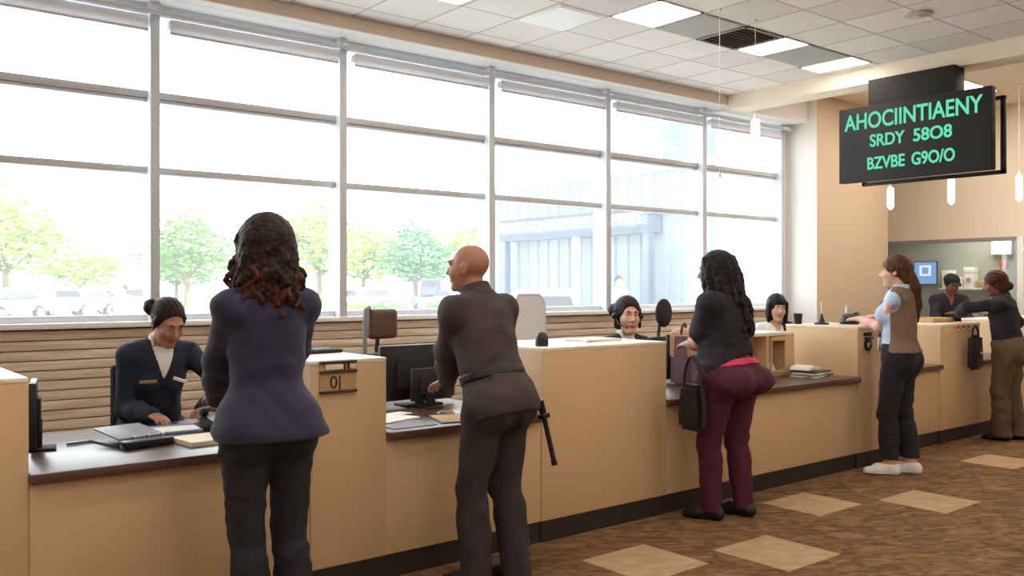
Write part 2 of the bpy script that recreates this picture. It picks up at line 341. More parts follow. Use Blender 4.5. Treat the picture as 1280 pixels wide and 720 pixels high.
# pendants
def pendant(x, y, z0, z1, top, label):
    e = empty('pendant_lamp', label, 'lamp', (x, y, z0), group='slim glowing pendant lamps')
    h = z1 - z0
    q = MB(); q.lathe([(.012, 0), (.034, .03), (.036, .05), (.036, h-.03), (.030, h)], m=M['lampdim'], seg=20); q.build('shade', parent=e)
    q = MB(); q.cyl((0, 0, h), (0, 0, h+.05), .018, .008, m=M['whitep'], seg=12); q.build('cap', parent=e)
    q = MB(); q.cyl((0, 0, h+.05), (0, 0, top - z0), .0022, m=M['whitep'], seg=8); q.build('cord', parent=e)
    q = MB(); q.lathe([(.010, top-z0-.015), (.014, top-z0-.001), (.0, top-z0-.001)], m=M['whitep'], seg=12); q.build('ceiling_rose', parent=e)
pendant(6.05, 4.4, 2.43, 2.78, CZ, 'slim white pendant lamp hanging at the last window bay')
pendant(5.6, 4.4, 2.11, 2.28, CZ, 'short white pendant lamp hanging above the person in burgundy trousers')
pendant(9.36, 4.4, 2.29, 2.57, FZ, 'white pendant lamp hanging below the middle of the black sign')
pendant(9.0, 4.86, 2.25, 2.48, FZ, 'thin white pendant lamp beside the edge of the tan pier')
pendant(11.0, 4.4, 2.42, 2.72, FZ, 'white pendant lamp right of the sign near the picture edge')

# ------------------------------------------------------------------ hanging sign
sg = empty('hanging_sign', 'black electronic sign with green appointment lettering hanging from the beam', 'sign', (8.12, 4.19, 2.46))
q = MB(); q.box(.0, .2, -.40, .42, .66, .97, M['black_matte'], bev=.004); q.build('mount_box', parent=sg)
q = MB(); q.box(-.03, .06, -.73, .71, 0, .72, M['black_matte'], bev=.006); q.build('display_panel', parent=sg)
q = MB(); y0, y1, z0, z1 = -.67, .70, .0, .70; x0, x1 = .37, .42
for a in ((y0, y1, z0, z0+.035), (y0, y1, z1-.03, z1), (y0, y0+.035, z0, z1), (y1-.035, y1, z0, z1)): q.box(x0, x1, *a, M['black_matte'], bev=.004)
q.box(.06, .37, -.1, .1, .6, .64, M['black_matte']); q.build('rear_frame', parent=sg)
RS = Matrix(((0, 0, -1), (-1, 0, 0), (0, 1, 0))).to_euler()
for s, size, ya, yb, zz in (('AHOCIINTIAENY', .215, 4.84, 3.53, 2.965), ('SRDY', .16, 4.575, 4.23, 2.785), ('58O8', .16, 4.15, 3.795, 2.785), ('BZVBE', .16, 4.6, 4.23, 2.57), ('G9O/O', .16, 4.165, 3.77, 2.57)):
    text('lettering', s, size, M['green'], sg, (-.032, ya - 4.19, zz - 2.46), RS, width=ya - yb, bold=.0035)
# ------------------------------------------------------------------ counter blocks and desks
def block(x0, x1, yf, top, label, d=.66):
    e = empty('counter_block', label, 'counter', ((x0+x1)/2, yf, 0), group='tall tan counter blocks')
    h = (x1-x0)/2
    q = MB(); q.box(-h, h, .0, d, .12, top-.02, M['tan'], bev=.004); q.build('body', parent=e)
    q = MB(); q.box(-h, h, -.002, d+.004, top-.022, top, M['tan_top'], bev=.004); q.build('countertop', parent=e)
    q = MB(); q.box(-h, h, .006, d-.01, .0, .125, M['kick']); q.build('kickboard', parent=e)
    return e
def desk(x0, x1, yf, label, d=1.02, top=.73):
    e = empty('service_desk', label, 'desk', ((x0+x1)/2, yf, 0), group='low service desks')
    h = (x1-x0)/2
    q = MB(); q.box(-h+.002, h-.002, .006, .04, .12, top-.04, M['tan'], bev=.002); q.build('front_panel', parent=e)
    q = MB(); q.box(-h+.001, h-.001, -.035, d, top-.042, top, M['desk'], bev=.006); q.build('worktop', parent=e)
    q = MB(); q.box(-h+.002, h-.002, .014, .06, .0, .125, M['kick']); q.build('kickboard', parent=e)
    for sx in (-1, 1):
        q = MB(); q.box(sx*(h-.03)-.02, sx*(h-.03)+.02, d*.66, d-.03, 0, top-.042, M['tan'], bev=.003); q.build('side_panel', parent=e)
    return e
YF, YG = 3.87, 4.0
block(-1.3, .737, YF, 1.10, 'tan counter block at the left edge beside the bending officer')
desk(.737, 1.916, YF, 'low desk with dark top where the officer in navy bends over papers')
block(1.916, 2.325, YF, 1.10, 'narrow tan counter block bearing the card holder with a zero')
desk(2.325, 3.339, YF, 'low desk with dark top in front of the bald person')
block(3.339, 4.39, YF, 1.10, 'wide tan counter block in front of the clerk with the headset')
desk(4.39, 6.657, YF, 'long low desk with dark top behind the person in burgundy trousers', d=.82)
block(6.657, 7.28, YF, 1.13, 'tan counter block where the ponytailed person rests her hands')
desk(7.28, 8.30, YG, 'low desk with dark edge just behind the ponytailed person', d=.6)
block(8.30, 9.10, YG, 1.10, 'tan counter block with three small red marks')
desk(9.10, 10.15, YG, 'low desk behind the person in khaki trousers at the right edge')
block(10.15, 12.15, YG, 1.10, 'tan counter block beyond the person in khaki, mostly past the right edge')

# hutch on the long desk in front of the third clerk
e = empty('desk_hutch', 'tan wooden hutch with open cubby on the long desk before the clerk in white', 'hutch', (6.08, 4.30, .73))
q = MB(); a = .36
q.box(-a, a, 0, .30, .325, .35, M['tan_top'], bev=.003); q.box(-a, a, 0.004, .30, 0, .03, M['tan'], bev=.003)
q.box(-a, -a+.04, 0.002, .3, .03, .325, M['tan']); q.box(a-.12, a, .002, .3, .03, .325, M['tan'], bev=.003); q.box(-a, a, .27, .3, .03, .325, M['tan']); q.box(-.02, .02, .004, .27, .03, .325, M['tan'])
q.build('body', parent=e)
q = MB(); q.box(.03, .235, -.006, .004, .285, .318, M['manila'], bev=.002); q.box(.03, .05, -.006, .004, .05, .285, M['manila']); q.box(.215, .235, -.006, .004, .05, .285, M['manila']); q.box(.03, .235, -.006, .004, .03, .05, M['manila']); q.build('trim_frame', parent=e)
q = MB(); q.prism([(0, 0), (.12, 0), (.10, .05), (.06, .075), (.02, .045)], 'y', 0, .09, M['paper'], bev=.006); o = q.build('paper_bundle', loc=(6.15, 4.36, .762)); tag(o, 'crumpled white paper bundle inside the hutch cubby', 'paper')

# card holder on the front of the narrow block
e = empty('card_holder', 'kraft card holder with dark rails and a zero on the narrow block', 'card holder', (2.055, YF, .945))
q = MB(); q.box(-.095, .095, -.008, -.002, .005, .155, M['manila'], bev=.002); q.build('back_card', parent=e)
q = MB()
for z in (0, .095, .14): q.box(-.098, .098, -.02, -.002, z, z+.012, M['deskedge'], bev=.003)
q.box(.03, .036, -.018, -.006, .1, .142, M['deskedge']); q.box(.05, .056, -.018, -.006, .1, .142, M['deskedge']); q.build('rail', parent=e)
q = MB(); q.box(-.07, .025, -.016, -.008, .11, .138, M['cream_paper'], bev=.002); q.box(.06, .09, -.016, -.008, .112, .136, M['lgrey'], bev=.002); q.build('label_strip', parent=e)
text('lettering', '0|', .085, M['ink'], e, (-.045, -.0085, .022), (PI/2, 0, 0))
# three red marks
e = empty('notice_plate', 'small strip with three red and white marks on the counter block', 'notice', (8.75, YG, 1.055))
q = MB(); q.box(-.18, .18, -.004, -.0005, -.024, .024, M['manila']); q.build('plate', parent=e)
for i in range(3):
    q = MB(); x = -.11 + .11*i; q.cyl((x, -.006, .008), (x, -.003, .008), .02, m=M['redink'], seg=18); q.box(x-.02, x+.02, -.008, -.003, -.022, -.004, M['whitep'], bev=.002); q.build('mark', parent=e)
# emblem hung on the ponytail block
e = empty('wall_bracket', 'small black bracket with round emblem on the block by the ponytailed person', 'bracket', (6.80, YF, .94))
q = MB(); q.box(-.06, .06, -.01, -.001, .115, .14, M['black'], bev=.003); q.box(-.05, .05, -.03, -.001, .085, .1, M['black'], bev=.003); q.build('bar', parent=e)
q = MB(); q.cyl((0, -.016, .04), (0, -.001, .04), .05, m=M['black'], seg=28, bev=.003); q.build('disc', parent=e)
q = MB(); q.prism([(-.02, .02), (.0, .03), (.022, .055), (.012, .065), (-.004, .05), (-.024, .06)], 'y', -.019, -.0155, M['lgrey']); q.build('emblem', parent=e)

# ------------------------------------------------------------------ things on the tops and desks
def monitor(name, label, x, y, z, rz, w, h, tilt=0, standh=.1, screen=None):
    e = empty(name, label, 'monitor', (x, y, z), rz)
    q = MB(); q.box(-w/2, w/2, -.014, .014, standh, standh+h, M['black'], bev=.006); q.box(-w*.3, w*.3, -.03, -.012, standh+h*.2, standh+h*.75, M['black_matte'], bev=.008); q.build('housing', parent=e)
    q = MB(); q.box(-w/2+.012, w/2-.012, .0135, .016, standh+.018, standh+h-.012, screen or M['dgrey']); q.build('screen', parent=e)
    q = MB(); q.box(-.03, .03, -.035, -.012, .01, standh+h*.4, M['black_matte'], bev=.004); q.build('stand', parent=e)
    q = MB(); q.box(-w*.24, w*.24, -.09, .07, 0, .012, M['black_matte'], bev=.005); q.build('base', parent=e)
    return e
monitor('computer_monitor', 'large black monitor seen from behind on the desk before the brown chair', 3.02, 4.66, .73, 0, .54, .33, standh=.035)
monitor('computer_monitor', 'small black monitor in front of the larger one by the bald person', 2.99, 4.50, .73, .0, .24, .19, standh=.045)
monitor('computer_monitor', 'black monitor seen edge-on beside the leftmost counter block', .86, 4.42, .73, 1.35, .26, .285, standh=.02)
monitor('computer_monitor', 'black monitor behind the person in burgundy, beside the wide counter block', 5.37, 4.53, .73, 0, .46, .33, standh=.03)
# keyboard-like flat unit on the narrow block
e = empty('keyboard', 'black flat keyboard lying on top of the narrow counter block', 'keyboard', (2.18, 4.36, 1.10), .15)
q = MB(); q.box(-.13, .13, -.075, .075, .0, .018, M['black'], bev=.005); q.build('case', parent=e)
q = MB()
for r in range(5):
    for k in range(13): q.box(-.12+k*.0187, -.12+k*.0187+.015, -.065+r*.027, -.065+r*.027+.021, .017, .022, M['dgrey'], bev=.001)
q.build('keys', parent=e)
# small things on the wide block
q = MB(); q.lathe([(.0, 0), (.036, 0), (.04, .01), (.038, .05), (.03, .07), (.014, .082), (.0, .084)], (3.47, 4.02, 1.10), M['black'], 24); o = q.build('desk_camera'); tag(o, 'small rounded black camera on the left end of the wide counter block', 'camera')
q = MB(); q.sph((3.47, 3.985, 1.15), .014, M['dgrey']); lo = q.build('lens', parent=o)
for (x, y, w, l) in ((4.06, 4.2, .2, 'white paper sheets lying on the wide block before the headset clerk'),):
    q = MB()
    for k in range(4): q.box(x-.15, x+.15, y-.105, y+.105, 1.1+.004*k, 1.1035+.004*k, M['paper'], rot=Matrix.Rotation(.05*k-.06, 4, 'Z'))
    o = q.build('paper_stack'); tag(o, l, 'papers')
# ponytail block: cone, card reader, cup
q = MB(); q.lathe([(.06, 0), (.062, .012), (.03, .02), (.018, .05), (.006, .09), (.0, .094)], (6.80, 4.28, 1.13), M['black'], 20); o = q.build('pen_stand'); tag(o, 'black cone shaped pen stand on the block near the tan pier', 'pen stand')
q = MB(); q.cyl((6.80, 4.28, 1.20), (6.805, 4.285, 1.315), .005, m=M['lgrey'], seg=10); q.build('pen', parent=o)
e = empty('card_reader', 'black rounded card terminal on the counter beside the ponytailed person', 'card terminal', (7.06, 4.18, 1.13), .2)
q = MB(); q.lathe([(.0, 0), (.075, 0), (.085, .02), (.075, .06), (.045, .085), (.0, .09)], m=M['black'], seg=24); q.build('body', parent=e)
q = MB(); q.box(-.03, .03, -.085, -.03, .05, .1, M['dgrey'], bev=.008, rot=Matrix.Rotation(-.5, 4, 'X')); q.build('keypad', parent=e)
q = MB(); q.sph((.02, -.082, .03), .018, M['whitep']); q.build('button', parent=e)
q = MB(); q.cyl((0, .02, .085), (0, .02, .14), .012, m=M['lgrey'], seg=14); q.lathe([(.015, .14), (.03, .17), (.028, .19), (.0, .195)], (0, .02, 0), M['glass_in'], 18); q.build('lens_stem', parent=e)
q = MB(); q.lathe([(.0, 0), (.03, 0), (.037, .08), (.039, .09), (.03, .09), (.028, .06), (.0, .06)], (6.73, 4.46, 1.13), M['black'], 22); o = q.build('cup'); tag(o, 'small black cup on the block corner beside the clerk in white', 'cup')
# desk with the officer
q = MB(); q.cyl((1.0, 4.44, .736), (1.16, 4.47, .736), .005, m=M['dgrey'], seg=12); q.cyl((1.16, 4.47, .736), (1.175, 4.473, .736), .005, .001, m=M['black'], seg=12); q.box(1.0, 1.05, 4.443, 4.452, .738, .743, M['chrome'], rot=Matrix.Rotation(.18, 4, 'Z')); tag(q.build('pen'), 'grey pen lying alone on the officer\'s desk', 'pen')
e = empty('ring_binder', 'open black ring binder with grey cover on the desk before the officer', 'binder', (1.25, 4.36, .73), .2)
q = MB(); q.box(-.14, .14, -.22, .2, 0, .012, M['black'], bev=.004); q.box(-.15, .13, -.25, -.17, .0, .045, M['black'], bev=.012); q.build('base', parent=e)
q = MB(); q.box(-.135, .135, -.005, .005, 0, .30, M['grey'], bev=.003, rot=None)
o = q.build('cover', parent=e, loc=(0, -.14, .045)); o.rotation_euler = (-1.47, 0, 0)
for k in range(3):
    pts = [(-.08+.08*k, -.2+.02*math.cos(t), .045+.02*math.sin(t)) for t in np.linspace(0, PI, 8)]; q = MB(); q.tube(pts, .003, M['chrome'], 8); q.build('ring', parent=e)
e.scale = (.82, .82, .82)
def papers(x, y, w, d, n, m, rz, label, z=.73, th=.0025, name='paper_stack'):
    q = MB()
    for k in range(n): q.box(-w/2, w/2, -d/2, d/2, k*th, k*th+th*.85, m, rot=Matrix.Rotation(random.uniform(-.05, .05), 4, 'Z'))
    o = q.build(name, loc=(x, y, z)); o.rotation_euler = (0, 0, rz); return tag(o, label, 'papers')
papers(1.57, 4.16, .32, .22, 9, M['cream_paper'], .12, 'stack of cream papers by the hip of the person in navy')
q = MB(); q.box(-.15, .15, -.11, .11, 0, .012, M['bluef'], bev=.003); q.box(-.15, .15, .085, .11, .012, .02, M['bluef'], bev=.003); q.box(-.14, .14, -.1, .1, .003, .014, M['paper']); o = q.build('folder', loc=(1.51, 4.56, .73)); o.rotation_euler.z = -.1; o.scale = (.85, .85, 1); tag(o, 'blue folder lying behind the cream papers on the officer\'s desk', 'folder')
e = empty('desk_telephone', 'black desk telephone with coiled cord beside the person in navy', 'telephone', (1.73, 4.44, .73), .3)
q = MB(); q.prism([(-.1, 0), (.1, 0), (.1, .065), (.06, .07), (-.1, .02)], 'x', -.08, .08, M['black'], bev=.006); q.build('body', parent=e)
q = MB(); q.tube([(-.05, -.09, .09), (-.05, -.03, .105), (-.05, .04, .11), (-.05, .1, .1)], .016, M['black'], 12); q.sph((-.05, -.09, .075), (.024, .024, .022), M['black']); q.sph((-.05, .1, .085), (.024, .024, .022), M['black']); q.build('handset', parent=e)
q = MB()
for r in range(3):
    for k in range(3): q.box(.0+.024*k, .018+.024*k, -.06+.03*r, -.042+.03*r, .035+.0125*r, .048+.0125*r, M['lgrey'], bev=.002)
q.build('keypad', parent=e)
q = MB(); pts = [(-.05+.012*math.cos(t*3), -.1-.012*t*.35, .05+.012*math.sin(t*3)-.003*t) for t in np.linspace(0, 12, 70)]; q.tube(pts, .0025, M['black'], 6); q.build('cord', parent=e)
# desk with the bald person
papers(2.54, 4.2, .21, .27, 5, M['paper'], -1.25, 'white papers on the desk left of the bald person')
q = MB(); q.box(-.13, .13, -.1, .1, 0, .005, M['grey'], bev=.002); o = q.build('desk_mat', loc=(2.52, 4.0, .73)); tag(o, 'grey mat at the front of the bald person\'s desk', 'mat')
e = empty('clipboard', 'black clipboard with a sheet under the bald person\'s hand', 'clipboard', (2.84, 4.03, .73), -.3)
q = MB(); q.box(-.115, .115, -.16, .16, 0, .005, M['black'], bev=.002); q.build('board', parent=e)
q = MB(); q.box(-.1, .1, -.15, .12, .005, .008, M['manila']); q.build('sheet', parent=e)
q = MB(); q.box(-.05, .05, .115, .155, .005, .022, M['chrome'], bev=.004); q.cyl((-.04, .125, .022), (.04, .125, .022), .006, m=M['chrome'], seg=12); q.build('clip', parent=e)
o = papers(2.70, 4.38, .15, .1, 1, M['paper'], .3, 'single slip of paper before the small black monitor')
q = MB(); q.prism([(-.1, 0), (.1, 0), (.1, .025), (-.06, .065), (-.1, .06)], 'x', -.07, .07, M['whitep'], bev=.006); o = q.build('receipt_printer', loc=(3.16, 4.2, .73)); tag(o, 'white receipt printer partly hidden behind the bald person', 'printer'); q = MB(); q.box(-.05, .05, -.02, .04, .05, .075, M['paper'], rot=Matrix.Rotation(.3, 4, 'X')); q.build('paper_slip', parent=o)
# long desk: papers bundle at its right end
e = empty('magazine_stack', 'loose stack of magazines at the right end of the long desk', 'magazines', (6.42, 4.14, .73), .12)
for k, (mm, a) in enumerate((('paper', .1), ('grey', -.15), ('paper', .2), ('dgrey', .05))):
    q = MB(); q.box(-.15, .15, -.11, .11, .012*k, .012*k+.011, M[mm], bev=.003, rot=Matrix.Rotation(a, 4, 'Z')); q.build('magazine', parent=e)
q = MB(); q.prism([(-.09, 0), (.09, 0), (.06, .03), (.0, .04), (-.07, .025)], 'y', -.09, .09, M['whitep'], bev=.006); o = q.build('folded_paper', loc=(6.36, 4.15, .784)); tag(o, 'folded white paper lying on the magazine stack', 'paper')
# tray on the red mark block
e = empty('wooden_tray', 'pinkish wooden tray on the block with three red marks', 'tray', (8.75, 4.32, 1.10))
q = MB(); q.box(-.2, .2, -.14, .14, 0, .012, M['manila'], bev=.003); q.build('base', parent=e)
q = MB()
for a in ((-.2, .2, -.14, -.128), (-.2, .2, .128, .14), (-.2, -.188, -.14, .14), (.188, .2, -.14, .14)): q.box(*a, .005, .045, M['manila'], bev=.003)
q.build('rim', parent=e)
papers(9.42, 4.30, .3, .22, 8, M['paper'], .2, 'white papers between the two people at the far counter', z=.73, th=.006)

# ------------------------------------------------------------------ office chairs
def chair(label, x, y, rz, up, kind='round'):
    e = empty('office_chair', label, 'chair', (x, y, 0), rz)
    q = MB(); q.box(-.24, .24, -.23, .25, .43, .51, up, bev=.035, seg=4); q.build('seat', parent=e)
    bk = MB()
    if kind == 'mesh':
        pr = [(-.15, .0), (.15, .0), (.19, .25), (.18, .55), (.12, .62), (-.12, .62), (-.18, .55), (-.19, .25)]
        bk.prism([(u, v+.56+.2) for u, v in pr], 'y', -.30, -.27, up, bev=.012); bk.build('backrest', parent=e)
        q = MB(); pts = [(u*1.03, -.285, v+.76) for u, v in pr + pr[:1]]; q.tube(pts, .012, M['lgrey'], 10); q.build('back_frame', parent=e)
        q = MB(); q.box(-.13, .13, -.325, -.29, .86, .98, M['lgrey'], bev=.02, seg=3); q.build('lumbar_pad', parent=e)
    else:
        bk.box(-.2, .2, -.29, -.23, .56, .98, up, bev=.028, seg=4); bk.build('backrest', parent=e)
        if kind != 'none':
            q = MB()
            if kind == 'square': q.box(-.125, .125, -.30, -.22, 1.075, 1.29, up, bev=.036, seg=5)
            else: q.sph((0, -.26, 1.20), (.105, .05, .135), up, 28)
            q.build('headrest', parent=e)
            if kind == 'square':
                q = MB(); q.tube([(.155, -.27, .90), (.165, -.25, 1.0), (.165, -.25, 1.2), (.15, -.26, 1.28), (.11, -.27, 1.30)], .016, M['grey'], 12); tag(q.build('side_frame', parent=e), 'grey curved side frame')
            q = MB(); q.tube([(0, -.30, .8), (0, -.325, 1.0), (0, -.30, 1.15)], .016, M['dgrey'], 12); q.build('neck_bracket', parent=e)
    q = MB(); q.tube([(0, -.20, .44), (0, -.31, .47), (0, -.325, .85)], .022, M['dgrey'], 12); q.build('back_bracket', parent=e)
    for s in (-1, 1) if kind != 'none' else ():
        q = MB(); q.tube([(s*.22, .0, .45), (s*.29, .0, .45), (s*.29, .0, .66)], .014, M['dgrey'], 10); q.box(s*.29-.035, s*.29+.035, -.12, .13, .655, .69, M['black'], bev=.012, seg=3); q.build('armrest', parent=e)
    q = MB(); q.cyl((0, 0, .12), (0, 0, .30), .035, m=M['black']); q.cyl((0, 0, .3), (0, 0, .435), .02, m=M['chrome']); q.box(-.1, .1, -.1, .1, .41, .435, M['dgrey'], bev=.008); q.build('column', parent=e)
    bs = MB()
    for k in range(5):
        a = 2*PI*k/5 + .3; c, s = math.cos(a), math.sin(a); bs.cyl((0, 0, .115), (.29*c, .29*s, .085), .026, .016, M['black'], 12)
        w = MB(); w.cyl((.29*c - .022*s, .29*s + .022*c, .03), (.29*c + .022*s, .29*s - .022*c, .03), .03, m=M['black'], seg=18, bev=.004); w.cyl((.29*c, .29*s, .03), (.29*c, .29*s, .085), .008, m=M['dgrey'], seg=8); w.build('caster', parent=e)
    bs.build('base', parent=e)
    return e
chair('brown leather office chair with square headrest, empty, behind the black monitors', 3.38, 5.36, PI+.15, M['leather'], 'square')
chair('dark office chair with oval headrest right of the headset clerk', 6.45, 5.46, PI, M['blackfab'], 'oval')
chair('white mesh backed office chair between the bald person and the headset clerk', 4.88, 5.5, PI+.1, M['meshwhite'], 'mesh')
chair('dark office chair whose back shows beside the bending officer', 1.70, 5.44, PI-.1, M['blackfab'], 'none')

# ------------------------------------------------------------------ back office things
e = monitor('wall_screen', 'blue lit screen on the back office wall behind the ponytailed person', 13.56, 6.76, 1.44, PI/2, .36, .36, standh=.03, screen=None)
e['category'] = 'screen'
M['screenblue'] = emis('blue_screen', '#7aa4d8', .8); M['screenwhite'] = emis('white_screen', '#dfe9f5', .9)
for ch in list(e.children):
    if ch.name.startswith(('stand', 'base')): bpy.data.objects.remove(ch)
    elif ch.name.startswith('screen'):
        ch.data.materials.clear(); ch.data.materials.append(M['screenblue'])
        q = MB(); q.box(-.09, .09, .016, .018, .17, .33, M['screenwhite']); q.box(-.05, .05, .018, .019, .2, .3, M['screenblue']); q.build('window_graphic', parent=e)
for dz, l in ((.0, 'upper wall shelf with white boxes in the back office'), ):
    e = empty('wall_shelf', l, 'shelf', (13.6, 6.15, 1.40))
    q = MB(); q.box(-.2, 0, -.34, .34, 0, .025, M['lgrey'], bev=.003); q.build('board', parent=e)
    for s in (-1, 1):
        q = MB(); q.prism([(0, 0), (-.17, 0), (0, -.14)], 'y', s*.28-.01, s*.28+.01, M['grey']) ; q.build('bracket', parent=e)
for k, (y, w, h, mm, l) in enumerate([(6.38, .13, .26, 'whitep', 'tall white box at the left of the back office shelf'), (6.22, .13, .16, 'cream_paper', 'cream box in the middle of the back office shelf'), (6.06, .14, .30, 'whitep', 'white box right of the cream box on the back office shelf'), (5.90, .11, .11, 'manila', 'kraft box at the right of the back office shelf')]):
    q = MB(); q.box(-.08, .08, -w/2, w/2, 0, h, M[mm], bev=.006); q.box(-.084, .084, -w/2-.004, w/2+.004, h*.72, h+.004, M[mm], bev=.004); q.box(-.086, -.08, -.03, .03, h*.3, h*.5, M['grey']); o = q.build('storage_box', loc=(13.505, y, 1.425)); tag(o, l, 'box', 'boxes on the back office shelf')
q = MB(); q.box(13.52, 13.598, 5.51, 5.79, 1.90, 2.17, M['whitep'], bev=.01); o = q.build('light_box'); tag(o, 'square white light box high on the back office wall', 'light box'); q = MB(); q.box(13.512, 13.52, 5.53, 5.77, 1.92, 2.15, emis('light_box_glow', '#fff6df', 2.2)); q.build('diffuser', parent=o)
q = MB(); q.cyl((13.56, 5.64, 1.76), (13.598, 5.64, 1.76), .06, m=M['redink'], seg=24, bev=.006); o = q.build('alarm_bell'); tag(o, 'round red alarm on the back office wall under the light box', 'alarm'); q = MB(); q.cyl((13.545, 5.64, 1.76), (13.56, 5.64, 1.76), .018, m=M['dgrey']); q.build('striker', parent=o)
e = empty('side_table', 'grey cabinet below the shelf in the back office', 'cabinet', (13.33, 5.6, 0))
q = MB(); q.box(-.25, .26, -.9, .9, .05, 1.05, M['grey'], bev=.006); q.build('body', parent=e)
for y in (-.45, .45):
    q = MB(); q.box(-.265, -.25, y-.42, y+.42, .1, 1.0, M['lgrey'], bev=.004); d = q.build('door', parent=e); q = MB(); q.tube([(-.29, y*.25, .5), (-.29, y*.25, .65)], .008, M['chrome'], 8); q.build('handle', parent=d)
# ------------------------------------------------------------------ outside
M['asphalt'] = mat('asphalt', '#cbcbc8', .95, var=.12, vscale=.6, bump=.2, bscale=30); M['lawn'] = mat('lawn', '#6d8a3c', .95, var=.25, vscale=.8)
M['leafA'] = mat('leaf_green', '#5f8a3e', .7, var=.25, vscale=1.5); M['leafB'] = mat('leaf_yellow_green', '#8fa845', .7, var=.25, vscale=1.5); M['leafC'] = mat('leaf_deep_green', '#4f8052', .7, var=.25, vscale=1.5)
M['bark'] = mat('bark', '#6b5a48', .9, var=.2, bump=.4, bscale=12)
M['corr'] = mat('corrugated_white', '#6e7a82', .6, var=.03); M['slate'] = mat('slate_panel', '#2c3448', .6); M['bluegrey'] = mat('blue_grey_cladding', '#546078', .7, var=.03, vscale=1)
g = MB(); g.box(-60, 90, 7.05, 120, -.3, -.06, M['asphalt']); struct(g.build('ground', smooth=False))
g = MB(); g.box(-50, 90, 56, 118, -.2, -.03, M['lawn'], bev=.02); struct(g.build('lawn', smooth=False))
def leaves(q, blobs, n, size, m):
    bm = bmesh.new(); wts = np.array([b[3]*b[4]*b[5] for b in blobs]); ch = RNG.choice(len(blobs), n, p=wts/wts.sum())
    for i in ch:
        b = blobs[i]; d = RNG.normal(size=3); d /= np.linalg.norm(d); r = RNG.uniform(.25, 1.) ** .45
        c = Vector((b[0]+d[0]*b[3]*r, b[1]+d[1]*b[4]*r, b[2]+d[2]*b[5]*r))
        R = Matrix.Rotation(RNG.uniform(0, 6.3), 3, 'Z') @ Matrix.Rotation(RNG.uniform(0, 6.3), 3, 'X'); s = size*RNG.uniform(.6, 1.3)
        bm.faces.new([bm.verts.new(c + R @ Vector(p)) for p in ((-s*.5, 0, 0), (0, -s*.28, s*.06), (s*.55, 0, 0), (0, s*.28, s*.06))])
    q.merge(bm, m)
def tree(x, y, h, r, m, n, label, group='trees beyond the car park'):
    e = empty('tree', label, 'tree', (x, y, -.06), group=group)
    q = MB(); q.cyl((0, 0, 0), (0, 0, h*.3), .05*h**.8, .035*h**.8, M['bark'], 12); br = []
    for k in range(7):
        a = 2*PI*k/7 + RNG.uniform(-.3, .3); p = (r*.55*math.cos(a), r*.55*math.sin(a), h*RNG.uniform(.5, .75)); q.cyl((0, 0, h*.27), p, .02*h**.8, .006*h**.8, M['bark'], 8); br.append(p)
    q.cyl((0, 0, h*.28), (0, 0, h*.85), .03*h**.8, .006, M['bark'], 8); q.build('trunk', parent=e)
    blobs = [(p[0], p[1], p[2], r*.48, r*.48, h*.16) for p in br] + [(0, 0, h*.62, r*.7, r*.7, h*.26), (0, 0, h*.82, r*.45, r*.45, h*.17), (r*.2, 0, h*.42, r*.75, r*.75, h*.14)]
    q = MB(); leaves(q, blobs, n, .11*r+.12, m); c = q.build('crown', parent=e, smooth=False); return e
trees = [(32.7, 50.7, 6.0, 2.7, 'leafC', 2400, 'green tree seen between the curly haired person and the bald person'),
         (39.0, 68.7, 7.4, 4.2, 'leafB', 2000, 'yellow green tree left of the green tree, above the brown chair'),
         (46.3, 62.9, 6.6, 4.2, 'leafB', 2000, 'yellow green tree behind the bald person\'s face'),
         (21.6, 62.2, 7.2, 3.2, 'leafA', 2000, 'tree seen left of the curly haired person\'s head'),
         (35.0, 80.5, 8.0, 3.0, 'leafB', 1800, 'tree hidden mostly behind the curly haired person\'s head'),
         (31.2, 61.5, 8.0, 3.4, 'leafB', 2400, 'tall yellow green tree right of the curly haired person\'s hair'),
         (21.8, 91.6, 5.2, 4.0, 'leafB', 1600, 'faint far tree in the window bay left of the officer\'s bun'),
         (11.9, 70.0, 8.6, 4.4, 'leafB', 2400, 'yellow green tree at the left edge of the windows'),
         (54.4, 78.1, 6.5, 4.8, 'leafA', 1600, 'far tree between the green tree and the white building'),
         (29.0, 86.5, 5.6, 4.0, 'leafA', 1600, 'far tree just left of the curly haired person\'s hair')]
for x, y, h, r, m, n, l in trees: tree(x, y, h, r, M[m], n, l)
def bush(x, y, w, h, m, label):
    q = MB(); leaves(q, [(0, 0, h*.45, w*.5, .6, h*.5), (-w*.28, 0, h*.38, w*.3, .6, h*.42), (w*.28, .1, h*.4, w*.3, .6, h*.45)], 1100, .2, m); e = empty('bush', label, 'bush', (x, y, -.06), group='round bushes by the car park')
    q.build('foliage', parent=e, smooth=False); q = MB()
    for k in range(6): q.cyl((RNG.uniform(-.2, .2)*w, 0, 0), (RNG.uniform(-.4, .4)*w, RNG.uniform(-.3, .3), h*.7), .03, .01, M['bark'], 6)
    q.build('stems', parent=e)
bush(19.7, 32.9, 2.4, .98, M['leafA'], 'round green bush just above the brown chair headrest'); bush(22.3, 32.1, 2.6, 1.0, M['leafA'], 'round green bush left of the bald person\'s collar'); bush(20.6, 37.3, 2.4, .9, M['leafB'], 'low bush left of the brown chair, behind the window mullion')
